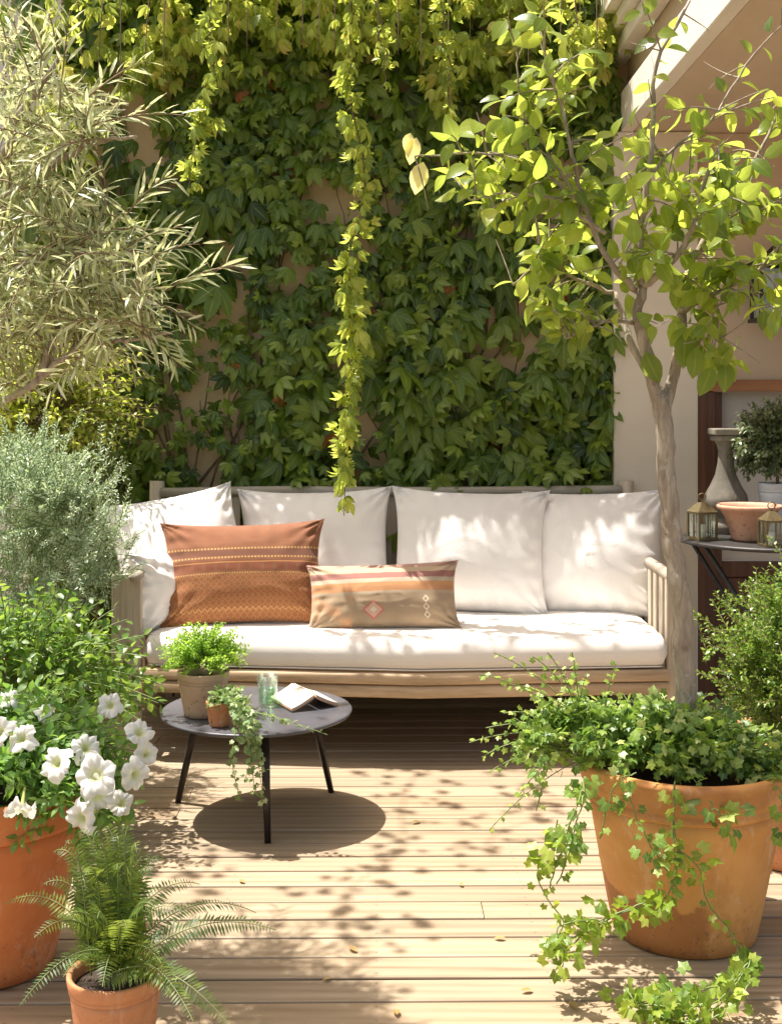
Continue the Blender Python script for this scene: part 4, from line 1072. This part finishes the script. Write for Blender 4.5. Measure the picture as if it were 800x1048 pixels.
def petunia_mesh():
    mb = MB(); seg = 40; rings = [(.003, -.045, 0), (.0045, -.03, 0), (.006, -.015, .05), (.010, -.004, .2), (.020, .002, .5), (.032, .003, .7), (.041, .000, .9), (.046, -.005, 1)]
    V = []; A = []
    for r, z_, q in rings:
        for j in range(seg):
            t = 2 * math.pi * j / seg
            lob = 1 + q * (.16 * (abs(math.cos(2.5 * t)) - .6) * 1.4 + .05 * math.sin(2 * t + 1) + .02 * math.sin(13 * t))
            ruf = q * q * (.0055 * math.sin(11 * t + 1.5 * math.sin(2 * t)) + .007 * math.sin(3 * t + 1) + .003 * math.sin(19 * t + 2) + .006 * math.cos(2 * t))
            V.append([r * lob * math.cos(t), r * lob * math.sin(t), z_ + ruf]); A.append([.5, .5, q])
    fs = [[i * seg + j, i * seg + (j + 1) % seg, (i + 1) * seg + (j + 1) % seg, (i + 1) * seg + j] for i in range(len(rings) - 1) for j in range(seg)]
    mb.add(np.array(V), [np.array(fs)], np.array(A)); return mb
fl0 = petunia_mesh().build('flower', M['petal'], None); fl0.parent = pet
fls = [(58, 782, 2.90, -.5, .3, .95), (98, 794, 2.86, .2, .3, 1.05), (88, 765, 3.0, 0, .9, .85), (22, 830, 2.88, -.1, -.9, .95), (84, 838, 2.86, -.1, -.2, 1.0), (143, 750, 3.1, .6, .4, .85), (113, 722, 3.18, .2, .8, .75),
       (138, 793, 3.0, .8, .1, .9), (22, 756, 2.95, -.3, .6, .85), (0, 750, 2.95, -.4, .5, .85), (124, 822, 2.95, .7, -.3, .7), (150, 772, 3.12, .8, .3, .7), (8, 716, 3.2, -.2, .9, .65), (45, 728, 3.15, 0, 1.1, .6), (100, 815, 2.9, .1, 0, .9)]
for i, (px, py, D, nx_, nz_, s_) in enumerate(fls):
    o = fl0 if i == 0 else fl0.copy()
    if i: col.objects.link(o); o.parent = pet
    p = P(px, py, D) - np.array(pet.location)
    d = Vector((nx_ + rng.normal(0, .35), -1.0, nz_ + rng.normal(0, .3)))
    o.rotation_mode = 'QUATERNION'; o.rotation_quaternion = d.to_track_quat('Z', 'Y') @ Matrix.Rotation(rng.uniform(0, 6.28), 3, 'Z').to_quaternion()
    o.location = tuple(p); o.scale = (s_ * rng.uniform(.8, 1.0), s_ * rng.uniform(.95, 1.1), s_ * rng.uniform(1.0, 2.2)) if abs(nz_ + .9) > .01 else (.75, .75, 1.3)

fx, fy = P(118, 990, 2.72)[0], 2.72
pot('terracotta_pot', 'small terracotta pot with a sword fern at the bottom left', fx, fy, 0, .108, .215, M['terra_mid'], .17, .07, .74)
fern = thing('sword_fern', 'sword fern with long arching fronds in the bottom left pot', 'fern', (fx, fy, .19))
LFn = Leaves(); S = MB()
def frond(p0, p1, p2, w=.045, n=34):
    path = bez(p0, p1, p2, 16); S.tube(path, np.linspace(.0022, .0008, 16), 4, False)
    d = np.concatenate([[0], np.cumsum(np.linalg.norm(np.diff(path, axis=0), axis=1))]); Lg = d[-1]
    n = int(Lg / .0085); tw = rng.normal(0, .5); rr = rng.random()
    for i in range(n):
        t = .06 + .94 * i / n; q = np.array([np.interp(t * Lg, d, path[:, c]) for c in range(3)]); q2 = np.array([np.interp(min(t * Lg + .01, Lg), d, path[:, c]) for c in range(3)]); q1 = np.array([np.interp(t * Lg - .01, d, path[:, c]) for c in range(3)])
        tg = nrm(q2 - q1); side = nrm(np.cross(tg, np.array([tw * .6, -.5, 1]))); nn = np.cross(side, tg)
        ww = w * min(1, t * 5 + .35) * (1 - t ** 2.2) ** .8 + .004
        for sg in (-1, 1):
            LFn.add(q, nrm(side * sg + tg * .35 + nn * rng.normal(-.1, .12)), nn + rng.normal(0, .12, 3), ww * rng.uniform(.85, 1.1), np.clip(rr * .6 + .4 * rng.random(), 0, 1))
base = np.array([fx, fy, .21])
tips = [(283, 952, 2.75, .10, .042), (262, 934, 2.95, .12, .035), (240, 1055, 2.5, .10, .045), (198, 1045, 2.45, .09, .04), (170, 880, 2.85, .20, .045), (205, 905, 2.9, .14, .038), (135, 850, 2.85, .24, .045),
        (105, 850, 2.8, .24, .05), (78, 855, 2.75, .24, .05), (55, 872, 2.75, .2, .05), (45, 905, 2.7, .16, .05), (5, 925, 2.75, .16, .035), (20, 1030, 2.5, .12, .035), (35, 960, 2.55, .14, .04), (150, 895, 2.7, .18, .05), (120, 890, 2.6, .2, .05), (88, 895, 2.6, .2, .05),
        (60, 940, 2.5, .12, .045), (190, 935, 2.65, .14, .045), (160, 930, 2.5, .14, .05), (100, 940, 2.45, .12, .05), (130, 950, 2.42, .12, .05), (105, 1010, 2.5, .08, .04), (65, 1000, 2.5, .08, .035), (165, 985, 2.5, .08, .035), (150, 866, 3.0, .18, .04), (70, 880, 2.95, .18, .04),
        (95, 862, 2.65, .28, .05), (125, 858, 2.7, .28, .05), (140, 872, 2.6, .25, .05), (66, 868, 2.65, .25, .045), (110, 880, 2.9, .22, .05), (158, 885, 2.75, .22, .045), (118, 868, 2.78, .28, .045), (88, 872, 2.85, .26, .045)]
for px, py, D, up_, w in tips:
    p2 = P(px, py, D); st = base + rng.normal(0, .02, 3) * np.array([1, 1, 0]); hx = (p2 - st); p1 = st + hx * .45 + np.array([0, 0, up_ + .3 * max(0, .15 - hx[2])])
    frond(st, p1, p2, w * .95)
mb = MB(); LFn.into(mb, NEEDLE); mb.build('fronds', M['fern'], fern); S.build('stems', M['green_stem'], fern)

# mid green climber / jasmine bush left
pot('terracotta_pot', 'terracotta pot hidden under the leafy bush at the left', -1.42, 4.2, 0, .24, .36, M['terra_mid'])
ja = thing('leafy_bush', 'glossy green leafy bush between the petunias and the grey green shrub', 'shrub', (-1.42, 4.2, .33))
L = Leaves(); S = MB()
bush(L, (-1.30, 4.15, .53), (.50, .36, .34), 230, 12, .050, ang=55, droop=.25, t0=.3, stems=S, srad=.002, lo=-.5, bend=.2, updev=.6)
for tip in ((85, 618), (60, 605), (165, 700), (168, 720), (150, 672), (110, 650), (30, 610), (0, 600), (140, 735), (125, 660)):
    p0 = np.array([-1.3, 4.1, .6]); p2 = P(*tip, 4.0 + rng.normal(0, .05)); path = bez(p0, (p0 + p2) / 2 + np.array([0, 0, .06]), p2, 10); L.along(path, 14, .042, 55, .2, .4, rbase=.3, rspan=.7); S.tube(path, .002, 4, False)
mb = MB(); L.into(mb, OVATE3); mb.build('foliage', M['jasmine'], ja); S.build('stems', M['green_stem'], ja)

# grey-green shrub
pot('terracotta_pot', 'large terracotta pot under the grey green shrub left of the sofa', -1.62, 4.85, 0, .28, .42, M['terra_mid'])
ro = thing('grey_shrub', 'silvery grey green bushy shrub left of the sofa arm', 'shrub', (-1.62, 4.85, .38))
L = Leaves(); S = MB()
for k in range(44):
    d = nrm(rng.normal(0, 1, 3) + np.array([0, -.35, .15])); c_ = np.array([-1.50, 4.80, .94]) + d * np.array([.42, .26, .40]) * rng.uniform(.55, 1.05)
    rr_ = rng.uniform(.11, .19); lean = np.array([rng.uniform(.1, .7), -.3, .8])
    rb_ = rng.uniform(0, .35)
    for q in range(17):
        p0 = c_ + rng.normal(0, .3, 3) * rr_; dd = nrm(lean + rng.normal(0, .55, 3)); p2 = p0 + dd * rr_ * rng.uniform(.7, 1.5)
        path = bez(p0, (p0 + p2) / 2 + np.array([0, 0, -.01]), p2, 6)
        L.along(path, 22, .027, 46, 0, .0, (0, 0, 1), .7, rb_, .65, True, .5); S.tube(path, .0015, 4, False)
mb = MB(); L.into(mb, leaf_tpl(2, .34, .5, .1, .2, .8)); mb.build('foliage', M['rosemary'], ro); S.build('stems', M['green_stem'], ro)
# darker companion between shrub and sofa
dk = thing('dark_shrub', 'dark green shrub in the shade beside the left sofa arm', 'shrub', (-1.6, 5.6, 0))
L = Leaves(); S = MB()
bush(L, (-1.46, 5.62, .85), (.36, .28, .72), 330, 20, .036, ang=52, t0=.2, stems=S, srad=.002, lo=-1, bend=.1, inner=.3, keep=lambda q: q[0] < -1.2 or q[2] > 1.15)
mb = MB(); L.into(mb, OVATE2); mb.build('foliage', M['box'], dk); S.tube([(-1.6, 5.6, 0), (-1.55, 5.6, .7)], .015, 8); S.build('stems', M['twig'], dk)

# yellow-green shrub behind
yl = thing('yellow_shrub', 'yellow green small leaved climber below the olive branches at the left', 'shrub', (-1.75, 5.75, 0))
L = Leaves(); S = MB()
bush(L, (-1.62, 5.6, 1.52), (.50, .3, .42), 330, 16, .040, ang=55, droop=.2, t0=.2, stems=S, srad=.002, lo=-.9, bend=.15, inner=.2)
S.tube([(-1.75, 5.75, 0), (-1.7, 5.7, .8), (-1.62, 5.6, 1.5)], .016, 8)
mb = MB(); L.into(mb, OVATE3); mb.build('foliage', M['yellow'], yl); S.build('stems', M['twig'], yl)

# dark conifer top left
pn = thing('conifer', 'dark evergreen conifer at the top left corner beyond the wall', 'tree', (-2.3, 7.3, 0))
S = MB(); S.tube([(-2.3, 7.3, -.1), (-2.3, 7.3, 4.6)], [.10, .03], 8); S.build('trunk', M['bark'], pn)
L = Leaves(); bush(L, (-2.3, 7.2, 4.1), (.55, .4, .75), 260, 20, .09, ang=40, t0=.2, lo=-1)
mb = MB(); L.into(mb, NEEDLE); mb.build('crown', M['pine'], pn)

# ------------------------------------------------------------------ olive tree (left)
pot('terracotta_pot', 'terracotta pot of the olive tree just outside the left edge', -1.62, 3.55, 0, .26, .44, M['terra_red'])
ol = thing('olive_tree', 'silvery olive tree reaching in from the left edge', 'tree', (-1.62, 3.55, .40))
T = MB(); L = Leaves(); tw = MB()
def olimb(pts, r0, r1, n=20):
    path = smooth_path(pts, n); T.tube(path + rng.normal(0, .003, path.shape), np.linspace(r0, r1, n), 10); return path
base = np.array([-1.62, 3.55, .40])
t0_ = olimb([base, base + [.02, -.02, .5], P(-70, 470, 3.35)], .036, .028)
O = []
O.append(olimb([P(-70, 470, 3.35), P(0, 415, 3.25), P(45, 385, 3.2), P(85, 350, 3.15), P(130, 320, 3.1)], .012, .005))
O.append(olimb([P(-70, 470, 3.35), P(-60, 330, 3.3), P(-20, 220, 3.25), P(20, 120, 3.2), P(60, 60, 3.15)], .024, .006))
O.append(olimb([P(-40, 300, 3.28), P(20, 270, 3.2), P(80, 260, 3.12), P(150, 275, 3.05)], .014, .004))
O.append(olimb([P(-20, 220, 3.25), P(40, 180, 3.15), P(90, 150, 3.1), P(140, 140, 3.05)], .012, .004))
O.append(olimb([P(45, 385, 3.2), P(60, 330, 3.2), P(90, 260, 3.2), P(110, 200, 3.2)], .012, .004))
O.append(olimb([P(-60, 380, 3.3), P(-30, 340, 3.3), P(10, 330, 3.35), P(40, 320, 3.4)], .012, .004))
O.append(olimb([P(-20, 220, 3.3), P(-10, 140, 3.4), P(0, 90, 3.45), P(20, 30, 3.5)], .012, .004))
O.append(olimb([P(85, 350, 3.15), P(120, 350, 3.1), P(150, 345, 3.05), P(175, 340, 3.0)], .006, .003))
def olive_ok(q):
    px = CX + q[0] * F / q[1]; py = HY - (q[2] - CH) * F / q[1]
    right = np.interp(py, [-60, 20, 60, 100, 130, 150, 180, 230, 270, 300, 340, 375, 400], [40, 62, 95, 135, 150, 120, 120, 165, 185, 165, 175, 170, 40])
    if px > right or py > 400: return False
    if 100 < px < 150 and 135 < py < 205: return rng.random() < .15
    if px > 95 and 55 < py < 90: return rng.random() < .5
    return True
for bi, br in enumerate(O):
    n = (52, 50, 44, 44, 44, 36, 30, 22)[bi]
    for i in range(n):
        t = .12 + .88 * (i + rng.random()) / n
        p0 = br[min(len(br) - 1, int(t * len(br)))]
        d = nrm(rng.normal(0, 1, 3) * np.array([1, .8, .75]) + np.array([.45, -.1, .15]))
        ln = rng.uniform(.14, .38); p2 = p0 + d * ln
        if not olive_ok(p2): continue
        path = bez(p0, p0 + d * ln * .5 + np.array([0, 0, .04]), p2 + np.array([0, 0, -.03]), 8)
        tw.tube(path, np.linspace(.003, .001, 8), 4, False)
        L.along(path, int(4 + ln * 30), .070, 42, .05, .1, (0, -.3, 1), .8, 0, 1, True, .25)
for a, b_ in (((165, 300), (243, 272)), ((130, 300), (200, 335)), ((140, 340), (182, 375)), ((120, 260), (190, 232)), ((90, 130), (188, 118)), ((60, 120), (72, 10)), ((80, 110), (150, 62)), ((110, 330), (186, 352)), ((40, 100), (45, 30)), ((130, 220), (178, 178)), ((150, 270), (205, 250))):
    p0 = P(*a, 3.05); p2 = P(*b_, 3.0); path = bez(p0, (p0 + p2) / 2 + np.array([0, 0, .03]), p2, 10); tw.tube(path, np.linspace(.003, .001, 10), 4, False)
    L.along(path, 10, .068, 38, .0, .1, (0, -.3, 1), .6, .3, .7, True, .2)
T.build('trunk', M['bark'], ol); tw.build('stems', M['twig'], ol)
mb = MB(); L.into(mb, LANCE); mb.build('crown', M['olive'], ol)

# ------------------------------------------------------------------ right: side table and its things
SX, SY, SZ = 1.70, 5.34, .90
st_ = thing('side_table', 'dark round metal side table standing in front of the door', 'table', (SX, SY, 0))
part(lambda m: m.lathe([(0, SZ - .02), (.40, SZ - .02), (.412, SZ - .016), (.415, SZ - .008), (.41, SZ - .002), (.40, SZ), (0, SZ)], (SX, SY, 0), 72), 'tabletop', M['iron'], st_, True)
for dx, dy, ex, ey in ((-.33, -.1, .22, -.14), (.33, -.1, -.22, -.14), (-.33, .15, .22, .18), (.33, .15, -.22, .18)):
    part(lambda m: m.tube([(SX + dx, SY + dy, SZ - .022), (SX + ex, SY + ey, 0)], .010, 8), 'leg', M['iron'], st_, True)
part(lambda m: m.tube([(SX - .12, SY - .12, .55), (SX + .12, SY - .12, .55)], .008, 8), 'stretcher', M['iron'], st_, True)
def lantern(label, x, y, w, h, yaw):
    z0 = SZ + .001
    t = thing('metal_lantern', label, 'lantern', (x, y, z0), 'small brass lanterns on the side table')
    R = Matrix.Translation((x, y, z0)) @ Matrix.Rotation(math.radians(yaw), 4, 'Z'); a = w / 2
    def fr(m):
        m.box(-a, a, -a, a, 0, h * .06, mat=R); m.box(-a * .95, a * .95, -a * .95, a * .95, h * .60, h * .65, mat=R)
        for sx in (-1, 1):
            for sy in (-1, 1): m.box(sx * a * .9 - .004, sx * a * .9 + .004, sy * a * .9 - .004, sy * a * .9 + .004, h * .06, h * .6, mat=R)
        for sx in (-1, 1):
            m.box(-.0025, .0025, sx * a * .9 - .002, sx * a * .9 + .002, h * .06, h * .6, mat=R); m.box(sx * a * .9 - .002, sx * a * .9 + .002, -.0025, .0025, h * .06, h * .6, mat=R)
    part(fr, 'frame', M['brass'], t)
    def rf(m):
        V = [[-a, -a, h * .651], [a, -a, h * .651], [a, a, h * .651], [-a, a, h * .651]] + [[sx * a * .28, sy * a * .28, h * .86] for sx, sy in ((-1, -1), (1, -1), (1, 1), (-1, 1))]
        V = np.array(V) @ np.array(R.to_3x3()).T + np.array(R.translation)
        m.add(V, [np.array([[0, 1, 5, 4], [1, 2, 6, 5], [2, 3, 7, 6], [3, 0, 4, 7], [4, 5, 6, 7], [3, 2, 1, 0]])])
        m.tube([(x, y, z0 + h * .86), (x, y, z0 + h * .92)], .006, 8)
    roof = part(rf, 'roof', M['brass'], t)
    th = np.linspace(0, 2 * math.pi, 17)
    part(lambda m: m.tube([(x + .016 * math.cos(q), y, z0 + h * .92 + .014 + .014 * math.sin(q)) for q in th], .0025, 6), 'ring', M['brass'], roof, True)
    part(lambda m: m.box(-a * .86, a * .86, -a * .86, a * .86, h * .07, h * .59, mat=R), 'pane', M['glass'], t)
    part(lambda m: m.lathe([(0, z0 + h * .061), (.016, z0 + h * .061), (.016, z0 + h * .35), (0, z0 + h * .36)], (x, y, 0), 16), 'candle', M['paper'], t, True)
lantern('small brass lantern at the left end of the side table', P(718, 500, 5.28)[0], 5.28, .098, .19, 20)
lantern('small brass lantern in front of the clay bowl at the right edge', P(789, 500, 5.03)[0], 5.03, .086, .17, 8)
bwx, bwy = P(766, 500, 5.26)[0], 5.26
bw = thing('clay_bowl', 'wide pink terracotta bowl on the side table', 'plant pot', (bwx, bwy, SZ))
part(lambda m: m.lathe([(0, SZ + .001), (.072, SZ + .001), (.076, SZ + .01), (.085, SZ + .05), (.11, SZ + .11), (.128, SZ + .135), (.139, SZ + .138), (.141, SZ + .15), (.136, SZ + .157), (.126, SZ + .155), (.122, SZ + .14), (.08, SZ + .05), (0, SZ + .02)], (bwx, bwy, 0), 56, .004), 'bowl', M['terra_pink'], bw, True)
part(lambda m: m.lathe([(.12, SZ + .135), (.05, SZ + .142), (0, SZ + .142)], (bwx, bwy, 0), 32, .01), 'soil', M['soil'], bw, True)
ux, uy = P(742, 500, 5.56)[0], 5.56
urn = thing('stone_baluster', 'weathered grey stone baluster on the side table behind the bowl', 'ornament', (ux, uy, SZ))
bp = [(.0, .001), (.090, .001), (.092, .05), (.078, .06), (.070, .075), (.080, .09), (.098, .12), (.101, .15), (.095, .18), (.070, .22), (.048, .27), (.036, .33), (.033, .38), (.042, .41), (.050, .425)]
part(lambda m: m.lathe([(a, SZ + z_) for a, z_ in bp], (ux, uy, 0), 40, .012), 'shaft', M['stone'], urn, True)
part(lambda m: (m.box(ux - .058, ux + .058, uy - .058, uy + .058, SZ + .426, SZ + .452), m.box(ux - .068, ux + .068, uy - .068, uy + .068, SZ + .454, SZ + .485)), 'cap', M['stone'], urn, False, .006)
wx, wy = P(795, 500, 5.50)[0], 5.50
pot('glazed_pot', 'pale grey pot with a small olive bush on the side table', wx, wy, SZ + .001, .088, .235, M['pale_pot'], .16, .05, .74)
ob = thing('olive_bush', 'small potted olive bush on the side table at the right edge', 'plant', (wx, wy, SZ + .21))
L = Leaves(); S = MB()
bush(L, (wx - .01, wy, 1.32), (.21, .15, .21), 230, 18, .034, ang=45, t0=.2, stems=S, srad=.0018, lo=-.8, bend=.15, pair=False)
S.tube([(wx, wy, SZ + .2), (wx, wy, 1.3)], .008, 8)
mb = MB(); L.into(mb, OVATE2); mb.build('foliage', M['greyolive'], ob); S.build('stems', M['twig'], ob)

fa = None
for (px, py, a) in ((365, 976, .4), (470, 905, 2.0), (545, 1015, 1.1), (330, 1005, 3.0), (430, 842, 5.0), (250, 905, 4.1), (590, 1035, .2), (505, 962, 2.7), (405, 1035, 1.9)):
    D = F * CH / (py - HY); q = P(px, py, D)
    if fa is None:
        m = MB(); L = Leaves(); L.add(np.array([0, 0, .002]), np.array([0, 1, 0.]), np.array([0, 0, 1.]), .036, .97); L.into(m, leaf_tpl(4, .5, .45, .5, -.12, .8)); fa = m.build('fallen_leaf', M['fallen']); o = fa
    else:
        o = fa.copy(); col.objects.link(o)
    o.location = (q[0], q[1], .003); o.rotation_euler = (0, 0, a * 1.7); o.scale = (rng.uniform(.6, 1.1),) * 3
    tag(o, 'small dry leaf lying on the open deck boards', 'leaf', 'fallen leaves on the deck')

# ------------------------------------------------------------------ light, world, camera
s_dir = Vector((-.32, .085, 1.0)).normalized()
sun = bpy.data.lights.new('sun', 'SUN'); sun.energy = 4.4; sun.angle = math.radians(.6); sun.color = (1.0, .955, .885)
so = bpy.data.objects.new('sun', sun); col.objects.link(so); so.rotation_mode = 'QUATERNION'; so.rotation_quaternion = s_dir.to_track_quat('Z', 'Y'); so.location = (-2, 1, 8)
w = bpy.data.worlds.new('World'); sc.world = w; w.use_nodes = True
nt = w.node_tree; bg = nt.nodes['Background']
sky = nt.nodes.new('ShaderNodeTexSky'); sky.sky_type = 'NISHITA'; sky.sun_disc = False
sky.sun_elevation = math.asin(s_dir.z); sky.sun_rotation = math.atan2(s_dir.x, s_dir.y)
sky.air_density = 1.0; sky.dust_density = 4.0; sky.ozone_density = .3
tint = nt.nodes.new('ShaderNodeMix'); tint.data_type = 'RGBA'; tint.blend_type = 'MULTIPLY'; tint.inputs[0].default_value = 1; tint.inputs[7].default_value = (1.0, .90, .78, 1)
nt.links.new(sky.outputs[0], tint.inputs[6]); nt.links.new(tint.outputs[2], bg.inputs[0]); bg.inputs[1].default_value = .115

cam = bpy.data.cameras.new('camera'); co = bpy.data.objects.new('camera', cam); col.objects.link(co)
co.location = (0, 0, CH); co.rotation_euler = (math.radians(90), 0, 0)
cam.sensor_fit = 'VERTICAL'; cam.sensor_height = 36; cam.lens = 36 * F / 1048; cam.shift_y = -(524 - HY) / 1048
cam.clip_end = 500; sc.camera = co
sc.view_settings.view_transform = 'Standard'; sc.view_settings.look = 'None'; sc.view_settings.gamma = 1; sc.view_settings.exposure = 1.22
sc.cycles.max_bounces = 7; sc.cycles.diffuse_bounces = 4; sc.cycles.transmission_bounces = 6; sc.cycles.transparent_max_bounces = 8; sc.cycles.glossy_bounces = 3
